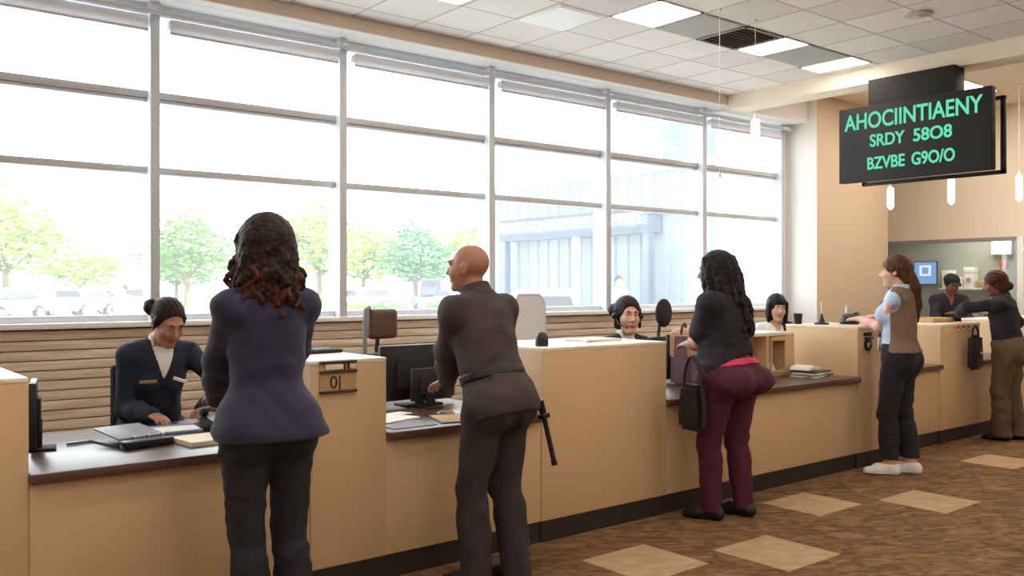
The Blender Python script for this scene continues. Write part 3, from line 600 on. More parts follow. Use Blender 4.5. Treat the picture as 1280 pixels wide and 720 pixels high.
# parked cars
def car(x, y, rz, m, label, van=False):
    e = empty('car', label, 'car', (x, y, -.06), rz, group='cars in the car park')
    q = MB(); H = 2.0 if van else 1.45
    q.prism([(-2.15, .35), (-2.2, .62), (-2.1, .85), (-1.2, .93), (1.35, .97), (2.05, .9), (2.15, .6), (2.1, .35)], 'y', -.86, .86, m, bev=.09); q.build('body', parent=e)
    q = MB(); q.prism([(-1.35, .9), (-.55, H) if not van else (-1.1, H), (.85, H) if not van else (1.9, H), (1.65, .95) if not van else (2.05, .95)], 'y', -.74, .74, m, bev=.08); q.build('cabin', parent=e)
    q = MB()
    for s in (-1, 1): q.prism([(-1.1, .98), (-.5, H-.1), (.78, H-.1), (1.35, 1.0)], 'y', s*.735, s*.75, M['dgrey'])
    q.prism([(-.62, .98), (.62, .98), (.52, H-.14), (-.52, H-.14)], 'x', -1.22, -1.0, M['dgrey']); q.build('windows', parent=e)
    for sx in (-1.35, 1.3):
        for sy in (-.8, .8):
            w = MB(); w.cyl((sx, sy-.1, .33), (sx, sy+.1, .33), .33, m=M['black'], seg=24, bev=.03); w.cyl((sx, sy-.11, .33), (sx, sy+.11, .33), .18, m=M['lgrey'], seg=16); w.build('wheel', parent=e)
    return e
M['carblue'] = mat('blue_car_paint', '#4a5f9a', .3, coat=.6); M['cardark'] = mat('navy_car_paint', '#2c3a5c', .3, coat=.6); M['carsilver'] = mat('silver_car_paint', '#9fb0c4', .3, coat=.6); M['carwhite'] = mat('white_car_paint', '#e6ebf2', .3, coat=.6)
car(13.0, 15.0, .89, M['carblue'], 'blue parked car right of the bald person, before the white building')
car(32.8, 48.0, .4, M['cardark'], 'dark van at the far side of the car park by the bald person\'s face', True)
car(11.5, 48.5, .9, M['carsilver'], 'silver car low in the left window bay')
car(15.0, 52.0, -.4, M['carsilver'], 'silver car farther off left of the officer\'s bun')
car(24.8, 43.4, .2, M['carwhite'], 'white car parked below the yellow green tree')
car(28.6, 40.0, .1, M['carwhite'], 'white car parked at the foot of the green tree')
car(7.6, 45.3, .8, M['carblue'], 'bluish car cut by the left edge of the picture')
# painted bay lines
for k in range(12):
    q = MB(); x = 2 + 3.0*k; q.box(x, x+.12, 40.0, 42.5, -.062, -.055, M['whitep']); tag(q.build('bay_line'), 'painted white line dividing the bays of the car park', 'line', 'car park bay lines')
# corrugated building with a framed dock
e = empty('warehouse_building', 'white corrugated building with a framed dark sign band outside the right windows', 'building', (16, 15.5, -.06))
q = MB(); q.box(0, 6, -8.3, 5.4, 0, 4.25, M['corr']); q.build('wall', parent=e, smooth=False)
q = MB(); y = -8.2
while y < 5.3: q.prism([(0, y), (-.05, y+.04), (-.05, y+.16), (0, y+.2)], 'z', 0, 4.25, M['corr']); y += .42
q.build('cladding', parent=e, smooth=False)
q = MB(); q.box(-.12, 6.1, -8.4, 5.5, 4.2, 4.36, M['lgrey'], bev=.02); q.build('roof_edge', parent=e)
for y in (-1.2, 4.1):
    q = MB(); q.box(-.5, -.3, y-.09, y+.09, 0, 3.3, M['bluegrey'], bev=.02); q.build('portal_post', parent=e)
q = MB(); q.box(-.5, -.32, 1.15, 1.3, 0, 2.8, M['lgrey'], bev=.02); q.build('portal_post', parent=e)
q = MB(); q.box(-.55, -.05, -1.3, 4.2, 2.75, 3.3, M['bluegrey'], bev=.02); q.box(-.56, -.54, -1.28, 4.18, 2.77, 2.93, M['slate']); q.box(-.565, -.54, -1.3, 4.2, 3.26, 3.32, M['slate']); sb = q.build('sign_band', parent=e)
RB = Matrix(((0, 0, -1), (-1, 0, 0), (0, 1, 0))).to_euler()
text('lettering', 'IINCKASCONOLISYINCE  COBMENTE', .34, M['whitep'], sb, (-.56, 4.05, 2.98), RB, width=5.2, ext=.01)
for y in (-6.6, -4.3): 
    q = MB(); q.box(-.08, -.02, y-.5, y+.5, 0, 2.3, M['bluegrey'], bev=.01); q.build('door_panel', parent=e)
e = empty('tower_building', 'tall pale blue grey building behind the corrugated one', 'building', (22.5, 14.0, -.06))
q = MB(); q.box(0, 8, -9, 6, 0, 10, M['bluegrey']); q.build('wall', parent=e, smooth=False)
q = MB(); q.box(-.15, 8, -9.1, 6.1, 9.9, 10.3, M['lgrey'], bev=.03); q.build('parapet', parent=e)
for y in (-6, -3, 0, 3):
    q = MB(); q.box(-.05, .05, y-.6, y+.6, 6.3, 8.3, M['slate'], bev=.01); q.build('window', parent=e)
q = MB(); q.cyl((2.31, 8.42, -.06), (2.31, 8.42, 1.52), .028, m=M['whitep'], seg=12); q.box(2.27, 2.35, 8.40, 8.42, 1.42, 1.54, M['whitep'], bev=.01); tag(q.build('sign_post'), 'thin white post standing outside left of the officer\'s head', 'post')
# ------------------------------------------------------------------ people: smooth implicit surfaces
A3 = lambda *v: np.array(v, dtype=np.float64)
def Rx(a): c, s = math.cos(a), math.sin(a); return np.array([[1, 0, 0], [0, c, -s], [0, s, c]])
def Ry(a): c, s = math.cos(a), math.sin(a); return np.array([[c, 0, s], [0, 1, 0], [-s, 0, c]])
def Rz(a): c, s = math.cos(a), math.sin(a); return np.array([[c, -s, 0], [s, c, 0], [0, 0, 1]])
def unit(v): return v / (np.linalg.norm(v) + 1e-12)
def cone(a, b, ra, rb=None, k=.02, sq=None, op=1): return ('c', np.asarray(a, float), np.asarray(b, float), ra, ra if rb is None else rb, k, sq, op)
def ell(c, r, R=None, k=.03, op=1): return ('e', np.asarray(c, float), np.asarray(r, float), np.eye(3) if R is None else R, k, op)
def bbox(p, infl):
    if p[0] == 'c':
        r = max(p[3], p[4]) + infl; return np.minimum(p[1], p[2]) - r, np.maximum(p[1], p[2]) + r
    e = np.sqrt(((p[3] * p[2][None, :]) ** 2).sum(1)) + infl; return p[1] - e, p[1] + e
def field(prims, h, infl=0., pad=.03):
    pos = [bbox(p, infl) for p in prims if p[-1] > 0]
    lo = np.min([a for a, b in pos], 0) - pad; hi = np.max([b for a, b in pos], 0) + pad
    ax = [np.arange(lo[i], hi[i] + h, h) for i in range(3)]
    V = np.full([len(a) for a in ax], .09, dtype=np.float32); mg = .05
    for p in prims:
        a, b = bbox(p, infl); a = a - mg; b = b + mg; sl = []
        for i in range(3):
            i0 = max(0, int((a[i]-lo[i])/h)); i1 = min(len(ax[i]), int((b[i]-lo[i])/h) + 2); sl.append(slice(i0, max(i0, i1)))
        if any(s.stop <= s.start for s in sl): continue
        X = ax[0][sl[0]][:, None, None].astype(np.float32); Y = ax[1][sl[1]][None, :, None].astype(np.float32); Z = ax[2][sl[2]][None, None, :].astype(np.float32)
        if p[0] == 'c':
            _, A, B, ra, rb, k, sq, op = p; d = B - A; L2 = float(d @ d) + 1e-12
            qx, qy, qz = X - A[0], Y - A[1], Z - A[2]
            t = np.clip((qx*d[0] + qy*d[1] + qz*d[2]) / L2, 0, 1)
            qx = qx - t*d[0]; qy = qy - t*d[1]; qz = qz - t*d[2]
            if sq is not None:
                n, f = sq; dn = (qx*n[0] + qy*n[1] + qz*n[2]) * (1/f - 1); qx = qx + dn*n[0]; qy = qy + dn*n[1]; qz = qz + dn*n[2]
            D = np.sqrt(qx*qx + qy*qy + qz*qz) - (ra + (rb-ra)*t)
            if sq is not None: D = D * min(1., .5 + .5*sq[1])
        else:
            _, c, r, R, k, op = p; x, y, z = X - c[0], Y - c[1], Z - c[2]
            u = (x*R[0, 0] + y*R[1, 0] + z*R[2, 0]); v = (x*R[0, 1] + y*R[1, 1] + z*R[2, 1]); w = (x*R[0, 2] + y*R[1, 2] + z*R[2, 2])
            k0 = np.sqrt((u/r[0])**2 + (v/r[1])**2 + (w/r[2])**2); k1 = np.sqrt((u/r[0]**2)**2 + (v/r[1]**2)**2 + (w/r[2]**2)**2) + 1e-9
            D = k0*(k0-1)/k1
        D = D - infl*(1 if op > 0 else 0); S = V[tuple(sl)]
        if op > 0:
            hh = np.clip(.5 + .5*(S-D)/k, 0, 1); V[tuple(sl)] = S*(1-hh) + D*hh - k*hh*(1-hh)
        else:
            hh = np.clip(.5 - .5*(S+D)/k, 0, 1); V[tuple(sl)] = S*(1-hh) - D*hh + k*hh*(1-hh)
    return ax, V
def nets(ax, V):
    s = V < 0
    cnt = sum(s[i:s.shape[0]-1+i, j:s.shape[1]-1+j, k:s.shape[2]-1+k].astype(np.int8) for i in (0, 1) for j in (0, 1) for k in (0, 1))
    I, J, K = np.nonzero((cnt > 0) & (cnt < 8)); n = len(I)
    idx = np.full(cnt.shape, -1, np.int64); idx[I, J, K] = np.arange(n)
    acc = np.zeros((n, 3)); num = np.zeros(n); cs = [(i, j, k) for i in (0, 1) for j in (0, 1) for k in (0, 1)]
    for a in cs:
        for d in range(3):
            if a[d]: continue
            b = list(a); b[d] = 1
            va = V[I+a[0], J+a[1], K+a[2]]; vb = V[I+b[0], J+b[1], K+b[2]]; m = (va < 0) != (vb < 0)
            t = np.where(m, va/(np.where(m, va-vb, 1)), 0); p = np.tile(np.array(a, float), (n, 1)); p[:, d] = t
            acc[m] += p[m]; num[m] += 1
    loc = acc/num[:, None]; h = ax[0][1]-ax[0][0]
    P = np.stack([ax[0][I], ax[1][J], ax[2][K]], 1) + loc*h
    F = []
    for d in range(3):
        sa = [slice(1, -1)]*3; sa[d] = slice(0, -1); sb = list(sa); sb[d] = slice(1, None)
        a = s[tuple(sa)]; b = s[tuple(sb)]; Q = np.argwhere(a != b)
        if not len(Q): continue
        off = np.array([1, 1, 1]); off[d] = 0; Q = Q + off
        fl = s[Q[:, 0], Q[:, 1], Q[:, 2]]; u, v = (d+1) % 3, (d+2) % 3
        def at(du, dv):
            q = Q.copy(); q[:, u] -= du; q[:, v] -= dv; return idx[q[:, 0], q[:, 1], q[:, 2]]
        quad = np.stack([at(1, 1), at(0, 1), at(0, 0), at(1, 0)], 1); quad[~fl] = quad[~fl][:, ::-1]; F.append(quad)
    F = np.concatenate(F); return P, F[(F >= 0).all(1)]
def relax(P, F, it=2, lam=.5):
    E = np.concatenate([F[:, [0, 1]], F[:, [1, 2]], F[:, [2, 3]], F[:, [3, 0]]])
    for _ in range(it):
        S = np.zeros_like(P); c = np.zeros(len(P)); np.add.at(S, E[:, 0], P[E[:, 1]]); np.add.at(c, E[:, 0], 1); np.add.at(S, E[:, 1], P[E[:, 0]]); np.add.at(c, E[:, 1], 1)
        P = P + lam*(S/np.maximum(c, 1)[:, None] - P)
    return P
def surf(name, prims, m, parent=None, h=.008, infl=0., cuts=(), wr=None, it=2, recol=None):
    ax, V = field(prims, h, infl)
    X, Y, Z = ax[0][:, None, None], ax[1][None, :, None], ax[2][None, None, :]
    if wr is not None: V = V + wr(X, Y, Z).astype(np.float32)
    for c in cuts: V = np.maximum(V, c(X, Y, Z).astype(np.float32))
    P, F = nets(ax, V); P = relax(P, F, it)
    me = bpy.data.meshes.new(name); me.vertices.add(len(P)); me.vertices.foreach_set('co', P.astype(np.float32).ravel())
    me.loops.add(F.size); me.loops.foreach_set('vertex_index', F.astype(np.int32).ravel())
    me.polygons.add(len(F)); me.polygons.foreach_set('loop_start', np.arange(0, F.size, 4, dtype=np.int32))
    me.polygons.foreach_set('use_smooth', np.ones(len(F), bool))
    for q in ([m] if not isinstance(m, (list, tuple)) else m): me.materials.append(q)
    if recol is not None: me.polygons.foreach_set('material_index', recol(P[F].mean(1)).astype(np.int32))
    me.update(calc_edges=True); me.validate()
    o = bpy.data.objects.new(name, me); COL.objects.link(o)
    if parent is not None: o.parent = parent
    return o
def wrinkle(amp, f=30., zf=1., seed=0.):
    # irregular cloth folds: a few randomly turned, warped waves of several lengths
    g = np.random.default_rng(int(abs(seed)*1000) + 5); W_ = []
    for i in range(7):
        d = g.normal(size=3); d[2] *= 1.5; d = unit(d)*f*g.uniform(.7, 2.6); W_.append((d, g.uniform(0, 6.3), g.normal(size=3)*f*.45, g.uniform(0, 6.3), g.uniform(.5, 1.)))
    def fn(X, Y, Z):
        t = 0
        for d, p, e, q, w in W_: t = t + w*np.sin(d[0]*X + d[1]*Y + d[2]*Z + p + 1.8*np.sin(e[0]*X + e[1]*Y + e[2]*Z + q))
        return amp*.42*(t - .35*np.abs(t))
    return fn
def plane(p, n):
    p, n = np.asarray(p, float), unit(np.asarray(n, float)); return lambda X, Y, Z: (X-p[0])*n[0] + (Y-p[1])*n[1] + (Z-p[2])*n[2]
def vneck(s, depth, half=.05):
    # wedge cut out of the front of a garment: apex at depth below the neck base
    n, R, k = s.neck, s.Ru, s.k
    def g(X, Y, Z):
        x = (X-n[0])*R[0, 0]+(Y-n[1])*R[1, 0]+(Z-n[2])*R[2, 0]; y = (X-n[0])*R[0, 1]+(Y-n[1])*R[1, 1]+(Z-n[2])*R[2, 1]; z = (X-n[0])*R[0, 2]+(Y-n[1])*R[1, 2]+(Z-n[2])*R[2, 2]
        return np.minimum((half*k*(z+depth*k)/(depth*k) - np.abs(x))*.9, y - .03*k)
    return g
def hole(c, r): return lambda X, Y, Z: r - np.sqrt((X-c[0])**2 + (Y-c[1])**2 + (Z-c[2])**2)
def ik(a, tgt, l1, l2, pole):
    d = tgt - a; L = np.linalg.norm(d); u = d/L; L = min(L, .995*(l1+l2)); x = (l1*l1 - l2*l2 + L*L)/(2*L); hh = math.sqrt(max(0, l1*l1 - x*x))
    p = pole - u*(pole @ u); return a + u*x + unit(p)*hh, a + u*L

SKIN = dict(light=mat('skin_light', '#c99a80', .55, var=.06, vscale=20), tan=mat('skin_tan', '#ab7a64', .55, var=.06, vscale=20), brown=mat('skin_brown', '#7a4b36', .5, var=.06, vscale=20), fair=mat('skin_fair', '#dcae98', .55, var=.05, vscale=20))
LIP = dict(light=mat('lip_light', '#b07a68', .5), tan=mat('lip_tan', '#935f50', .5), brown=mat('lip_brown', '#5a2c26', .45), fair=mat('lip_fair', '#c27f72', .5))
M['eye'] = mat('eye_white', '#b9aea4', .35); M['iris'] = mat('iris_brown', '#22150f', .2)

class Person:
    def __init__(s, label, loc, rot, H, skin, fem=False, lean=0., side=0., twist=0., yaw=0., pitch=0., roll=0., pelvis=(0, 0, .96), ankL=None, ankR=None, lh=None, rh=None, lpole=(-.6, -.6, -.4), rpole=(.6, -.6, -.4),
                 lhd=None, rhd=None, hips=1., belly=1., sh=None, bust=0., butt=1., h=.007, curl=.35, foot=(0, 0), thigh=1., hs=1., chestw=1., arm=1.):
        k = s.k = H/1.72; s.fem = fem; s.h = h; s.loc = A3(loc[0], loc[1], 0); s.rot = rot; sh = (.15 if fem else .178) if sh is None else sh
        s.label = label; s.skin = skin; s.dim = dict(hips=hips, belly=belly, bust=bust, butt=butt, thigh=thigh, chestw=chestw, arm=arm)
        P = s.P = A3(*pelvis)*k; Ru = s.Ru = Rz(twist) @ Rx(-lean) @ Ry(side); Rh = s.Rh = Rz(yaw) @ Rx(-pitch) @ Ry(roll)
        U = lambda x, y, z: P + Ru @ (A3(x, y, z)*k); s.U = U
        s.waist, s.chest, s.neck = U(0, .008, .13), U(0, 0, .31), U(0, -.02, .50)
        s.sh = [U(-sh, -.015, .415), U(sh, -.015, .415)]
        s.hs = hs; s.hc = s.neck + (Ru @ A3(0, .01, .04))*k + Rh @ A3(0, .03, .10)*k*hs
        Rp = Rz(twist*.5); s.hip = [P + Rp @ A3(-.088*hips, 0, -.06)*k, P + Rp @ A3(.088*hips, 0, -.06)*k]
        ank = [A3(*(ankL or (-.09, -.02, .075)))*k, A3(*(ankR or (.09, -.02, .075)))*k]; s.knee, s.ank = [], []
        for i in (0, 1):
            kn, an = ik(s.hip[i], ank[i], .42*k, .41*k, A3((-.06, .06)[i], 1, .25)); s.knee.append(kn); s.ank.append(an)
        s.elb, s.wr = [], []
        for i, (t, pole) in enumerate(((lh, lpole), (rh, rpole))):
            if t is None: tg = s.sh[i] + A3((-.05, .05)[i], .05, -.53)*k
            else: tg = Rz(-rot) @ (A3(*t) - s.loc)
            e, w = ik(s.sh[i], tg, .285*k, .255*k, A3(*pole)); s.elb.append(e); s.wr.append(w)
        s.hd = [None if d is None else (unit(Rz(-rot) @ A3(*d[0])), unit(Rz(-rot) @ A3(*d[1]))) for d in (lhd, rhd)]; s.curl = curl; s.footyaw = foot
    def head(s, p): return s.hc + s.Rh @ (A3(*p)*s.k*s.hs)
    # primitive groups
    def torso(s):
        k, R, d, U = s.k, s.Ru, s.dim, s.U; H = d['hips']; w = 1. if not s.fem else .9; c = d['chestw']
        L = [ell(s.P, A3(.155*H, .112*(.5+.5*H), .115)*k, R, .05), ell(s.waist, A3(.138*w*d['belly'], .105*d['belly'], .15)*k, R, .05), ell(s.chest, A3(.152*w*c, .108*c, .19)*k, R, .05),
             ell(U(0, -.01, .40), A3((.138 if s.fem else .16)*w*c, .085, .07)*k, R, .045)]
        for i in (0, 1): L += [cone(s.neck + (R @ A3(0, 0, -.05))*k, s.sh[i] + (R @ A3(0, 0, .005))*k, .052*k, .046*k, .04)]
        if s.dim['bust']:
            for sx in (-1, 1): L.append(ell(U(sx*.068, .085, .295), A3(.066, .06, .068)*k*s.dim['bust'], R, .04))
        return L
    def butt(s):
        k, d = s.k, s.dim; b = d['butt']
        return [ell(s.P + A3(sx*.075*d['hips'], -.055*b, -.07)*k, A3(.088*d['hips'], .085*b, .095)*k, None, .05) for sx in (-1, 1)]
    def leg(s, i):
        k, t = s.k, s.dim['thigh']; h, n, a = s.hip[i], s.knee[i], s.ank[i]; b = unit(A3(0, -1, 0))
        return [cone(h, n, .088*k*t, .056*k*(.6+.4*t), .04), cone(n, n*.3+a*.7, .054*k*(.6+.4*t), .042*k, .03), cone(n*.72+a*.28 + b*.018*k, n*.45+a*.55 + b*.012*k, .05*k*(.6+.4*t), .044*k, .04), cone(n*.3+a*.7, a, .043*k, .038*k, .03)]
    def arm(s, i, full=True):
        k = s.k; a, e, w = s.sh[i], s.elb[i], s.wr[i]; t = s.dim['arm'] * (.88 if s.fem else 1.)
        L = [ell(a, A3(.046, .05, .048)*k*t, None, .03), cone(a, e, .047*k*t, .041*k*t, .03)]
        if full: L += [cone(e, e*.55+w*.45, .042*k*t, .04*k*t, .03), cone(e*.55+w*.45, w, .04*k*t, .027*k, .03)]
        return L
    def hand(s, i):
        k = s.k*(.92 if s.fem else 1.); w = s.wr[i]; sd = (-1, 1)[i]
        if s.hd[i] is None: d = unit(s.wr[i]-s.elb[i]); n = unit(A3(-sd*1., .1, 0) - d*(A3(-sd*1., .1, 0) @ d))
        else: d, n = s.hd[i]; n = unit(n - d*(n @ d))
        t = np.cross(d, n)*sd
        L = [cone(w, w + d*.045*k, .027*k, .034*k, .012, (n, .62)), cone(w + d*.04*k - t*.012*k, w + d*.082*k - t*.014*k, .026*k, .024*k, .01, (n, .5)), cone(w + d*.04*k + t*.012*k, w + d*.085*k + t*.014*k, .026*k, .024*k, .01, (n, .5))]
        for off, ln, bx in ((.031, .070, .084), (.0105, .078, .090), (-.0105, .072, .087), (-.031, .056, .079)):
            p = w + (d*bx + t*off)*k; th = s.curl*.6; r = .0092*k
            for j, f in enumerate((.45, .31, .24)):
                dv = unit(d*math.cos(th) + n*math.sin(th) + t*off*1.2); q = p + dv*ln*f*k; L.append(cone(p, q, r, r*.92, .006)); p = q; r *= .92; th += s.curl
        p = w + (d*.022 + t*.024)*k; dv = unit(d*.62 + t*.75 + n*.3); q = p + dv*.042*k; L.append(cone(p, q, .0125*k, .011*k, .01)); dv = unit(d*.85 + t*.35 + n*.35); L.append(cone(q, q + dv*.034*k, .0105*k, .0085*k, .006))
        return L
    def foot(s, i, r=.0):
        a = s.ank[i]; k = s.k; y = s.footyaw[i]; f = Rz(y) @ A3(0, 1, 0); z = A3(0, 0, 1)
        b = A3(a[0], a[1], 0)
        return [cone(a, b + (f*-.03 + z*.042)*k, .04*k, .038*k, .02), cone(b + (f*-.035 + z*.036)*k, b + (f*.09 + z*.034)*k, .036*k, .038*k, .02), cone(b + (f*.08 + z*.032)*k, b + (f*.155 + z*.026)*k, .042*k, .03*k, .02, (z, .72)), cone(a, b + (f*.08 + z*.045)*k, .038*k, .03*k, .03)]
    def headp(s):
        k = s.k*s.hs; R = s.Rh; h = s.head; E = lambda c, r, kk=.02, op=1: ell(h(c), A3(*r)*k, R, kk, op); C = lambda a, b, ra, rb=None, kk=.01, sq=None, op=1: cone(h(a), h(b), ra*k, (ra if rb is None else rb)*k, kk, sq, op)
        L = [cone(s.neck + (s.Ru @ A3(0, 0, -.03))*s.k, h((0, -.02, -.06)), .056*s.k*(.86 if s.fem else 1.05), .05*s.k*(.88 if s.fem else 1.05), .025),
             E((0, -.015, .028), (.074, .095, .088)), E((0, .03, -.03), (.062, .064, .082)), E((0, .034, -.085), (.046, .046, .04)), C((-.012, .072, -.106), (.012, .072, -.106), .017, None, .015),
             C((0, .09, .012), (0, .113, -.028), .009, .0125, .008), C((-.011, .1, -.031), (.011, .1, -.031), .0085, None, .006), C((-.036, .083, .026), (.036, .083, .026), .0135, None, .014),
             E((-.036, .062, -.03), (.026, .026, .026), .02), E((.036, .062, -.03), (.026, .026, .026), .02)]
        for sx in (-1, 1): L += [E((sx*.031, .104, .006), (.016, .018, .011), .012, -1)]
        for sx in (-1, 1): L += [C((sx*.021, .0885, .0125), (sx*.041, .084, .0115), .006, .005, .004), C((sx*.023, .087, -.0035), (sx*.039, .083, -.003), .0045, .004, .004)]
        L += [C((-.018, .089, -.061), (.018, .089, -.061), .0065, None, .005), C((-.016, .088, -.071), (.016, .088, -.071), .007, None, .005)]
        for sx in (-1, 1): L += [E((sx*.077, -.01, -.008), (.009, .021, .032), .008), E((sx*.081, -.004, -.006), (.006, .01, .018), .006, -1)]
        return L
    def build(s, bodyless_hands=(), shrink=0.):
        L = s.torso() + s.butt() + s.leg(0) + s.leg(1) + s.arm(0) + s.arm(1) + s.foot(0) + s.foot(1) + s.headp()
        for i in (0, 1): L += s.hand(i)
        lip = s.head((0, .092, -.066)); kk = s.k*s.hs; Rl = s.Rh
        def recol(c):
            q = (c - lip) @ Rl / kk; return ((np.abs(q[:, 0]) < .024) & (np.abs(q[:, 1]) < .02) & (np.abs(q[:, 2]) < .0125 - .25*np.abs(q[:, 0])))
        o = surf('person', L, [SKIN[s.skin], LIP[s.skin]], None, s.h, it=1, recol=recol); s.o = o
        o.location = s.loc; o.rotation_euler = (0, 0, s.rot); tag(o, s.label, 'person')
        for sx in (-1, 1):
            q = MB(); c = s.head((sx*.031, .0775, .005)); q.sph(c, .0125*kk, M['eye'], 14); q.sph(s.head((sx*.031, .0845, .004)), .0066*kk, M['iris'], 10); q.build('eye', parent=o)
        return o
    def brows(s, m):
        kk = s.k*s.hs
        for sx in (-1, 1): surf('eyebrow', [cone(s.head((sx*.016, .097, .027)), s.head((sx*.033, .094, .032)), .0045*kk, .004*kk, .004), cone(s.head((sx*.033, .094, .032)), s.head((sx*.05, .079, .027)), .004*kk, .0025*kk, .004)], m, s.o, .0025, it=1)
    def trousers(s, m, waist=.1, hem=.06, infl=.013, wr=None, name='trousers', flare=0.):
        L = s.butt() + [p for p in s.torso()[:2]] + s.leg(0) + s.leg(1)
        for i in (0, 1): L.append(cone(s.knee[i]*.6+s.ank[i]*.4, s.ank[i]*1.0 - A3(0, 0, .03), (.048+flare*.3)*s.k, (.05+flare)*s.k, .03))
        cp = s.P + (s.Ru @ A3(0, 0, waist))*s.k
        return surf(name, L, m, s.o, .008, infl, [plane(cp, s.Ru @ A3(0, 0, 1)), plane((0, 0, hem*s.k), (0, 0, -1))], wr or wrinkle(.0035, 34, 1., s.loc[0]))
    def top(s, m, name='jacket', hem=-.1, infl=.016, sleeve=1., wr=None, neck=.075, extra=(), hemdir=None, neckoff=(0, .015, .055), h=.008, vee=0., veew=.05):
        L = s.torso() + list(extra)
        if hem < .02: L += s.butt()
        cuts = [plane(s.P + (s.Ru @ A3(0, 0, hem))*s.k, -(s.Ru @ A3(*(hemdir or (0, 0, 1))))), hole(s.neck + (s.Ru @ A3(*neckoff))*s.k, neck*s.k)]
        if vee: cuts.append(vneck(s, vee, veew))
        for i in (0, 1):
            if sleeve >= 1.: L += s.arm(i)
            elif sleeve > 0: a, e = s.sh[i], s.elb[i]; q = a + (e-a)*sleeve; L += [ell(a, A3(.05, .053, .051)*s.k*s.dim['arm'], None, .025), cone(a, q, .051*s.k*s.dim['arm'], .052*s.k*s.dim['arm'], .022)]
        return surf(name, L, m, s.o, h, infl, cuts, wr or wrinkle(.004, 30, 1., s.loc[0]))
    def shoes(s, m, infl=.008, sole=None):
        for i in (0, 1):
            o = surf('shoe', s.foot(i), m, s.o, .005, infl, [plane((0, 0, .005), (0, 0, -1)), plane((0, 0, .085*s.k), (0, 0, 1))])
            if sole: surf('sole', s.foot(i)[1:3], sole, o, .005, infl+.004, [plane((0, 0, .002), (0, 0, -1)), plane((0, 0, .02), (0, 0, 1))])
    def collar(s, m, r=.066, infl=0., name='collar', ht=.05, open_=.03):
        n = s.neck + (s.Ru @ A3(0, .0, -.005))*s.k; up = s.Ru @ A3(0, 0, 1)
        L = [cone(n - up*.02*s.k, n + up*ht*s.k, (r+.012)*s.k, r*s.k, .01)]
        f = s.Ru @ A3(0, 1, 0)
        return surf(name, L, m, s.o, .005, 0, [plane(n + up*ht*.8*s.k, up), hole(n + f*.09*s.k + up*.05*s.k, (.045+open_)*s.k), plane(n - up*.03*s.k, -up)], it=1)
def belt(s, m, z, ht=.04, infl=.02, name='belt'):
    u = s.Ru @ A3(0, 0, 1); p = s.P + u*z*s.k
    return surf(name, s.torso()[:3] + s.butt(), m, s.o, .007, infl, [plane(p + u*ht/2*s.k, u), plane(p - u*ht/2*s.k, -u)])
def hairmat(n, a, b):
    m = mat(n, a, .55, spec=.25); nt = m.node_tree; L = nt.links; bs = nt.nodes['Principled BSDF']
    tc = nt.nodes.new('ShaderNodeTexCoord'); mp = nt.nodes.new('ShaderNodeMapping'); mp.inputs['Scale'].default_value = (60, 60, 7)
    x = nt.nodes.new('ShaderNodeTexNoise'); x.inputs['Scale'].default_value = 2.; x.inputs['Detail'].default_value = 4; r = nt.nodes.new('ShaderNodeValToRGB')
    r.color_ramp.elements[0].color = lin(a); r.color_ramp.elements[1].color = lin(b); r.color_ramp.elements[0].position = .35; r.color_ramp.elements[1].position = .72
    L.new(tc.outputs['Object'], mp.inputs[0]); L.new(mp.outputs[0], x.inputs[0]); L.new(x.outputs[0], r.inputs[0]); L.new(r.outputs[0], bs.inputs['Base Color'])
    bp = nt.nodes.new('ShaderNodeBump'); bp.inputs['Strength'].default_value = .6; bp.inputs['Distance'].default_value = .006; L.new(x.outputs[0], bp.inputs['Height']); L.new(bp.outputs[0], bs.inputs['Normal']); return m
def skullcap(s, t=.014, front=.055):
    k = s.k*s.hs; return [ell(s.head((0, -.022, .036)), (A3(.077, .095, .088)+t)*k, s.Rh, .02)]
def locks(s, n, length, wave=.012, r=.016, spread=1., back=.14, seed=1, span=(-2.5, 2.5), curlf=38., seg=9):
    # wavy hair locks that leave the scalp and fall over neck, shoulders and back
    g = np.random.default_rng(seed); L = []; k = s.k*s.hs
    for i in range(n):
        a = span[0] + (span[1]-span[0])*(i+.5)/n + g.uniform(-.08, .08); lay = g.uniform(.82, 1.06); ln = length*g.uniform(.82, 1.05)*(1 - .12*abs(a)/2.5); ph = g.uniform(0, 6.3)
        x0, y0 = math.sin(a)*.082*lay, -math.cos(a)*.102*lay - .015; prev = None
        z0 = .05 + g.uniform(-.03, .045)
        for j in range(seg+1):
            t = j/seg; zz = z0 - t*ln; fl = 1 + spread*.35*t
            w = wave*(.3+t)*math.sin(curlf*zz + ph); w2 = wave*(.3+t)*math.cos(curlf*zz + ph*1.7)
            hd = s.head((x0*fl + w, y0, zz)); yb = (y0*(1-.0*t) - (back-.1)*t*max(0, math.cos(a)) + w2)
            hd = s.head((x0*fl + w, yb, zz))
            rr = r*k*(1 - .45*t)*(1.1 if j else .9)
            if prev is not None: L.append(cone(prev, hd, pr, rr, .008))
            prev, pr = hd, rr
    return L
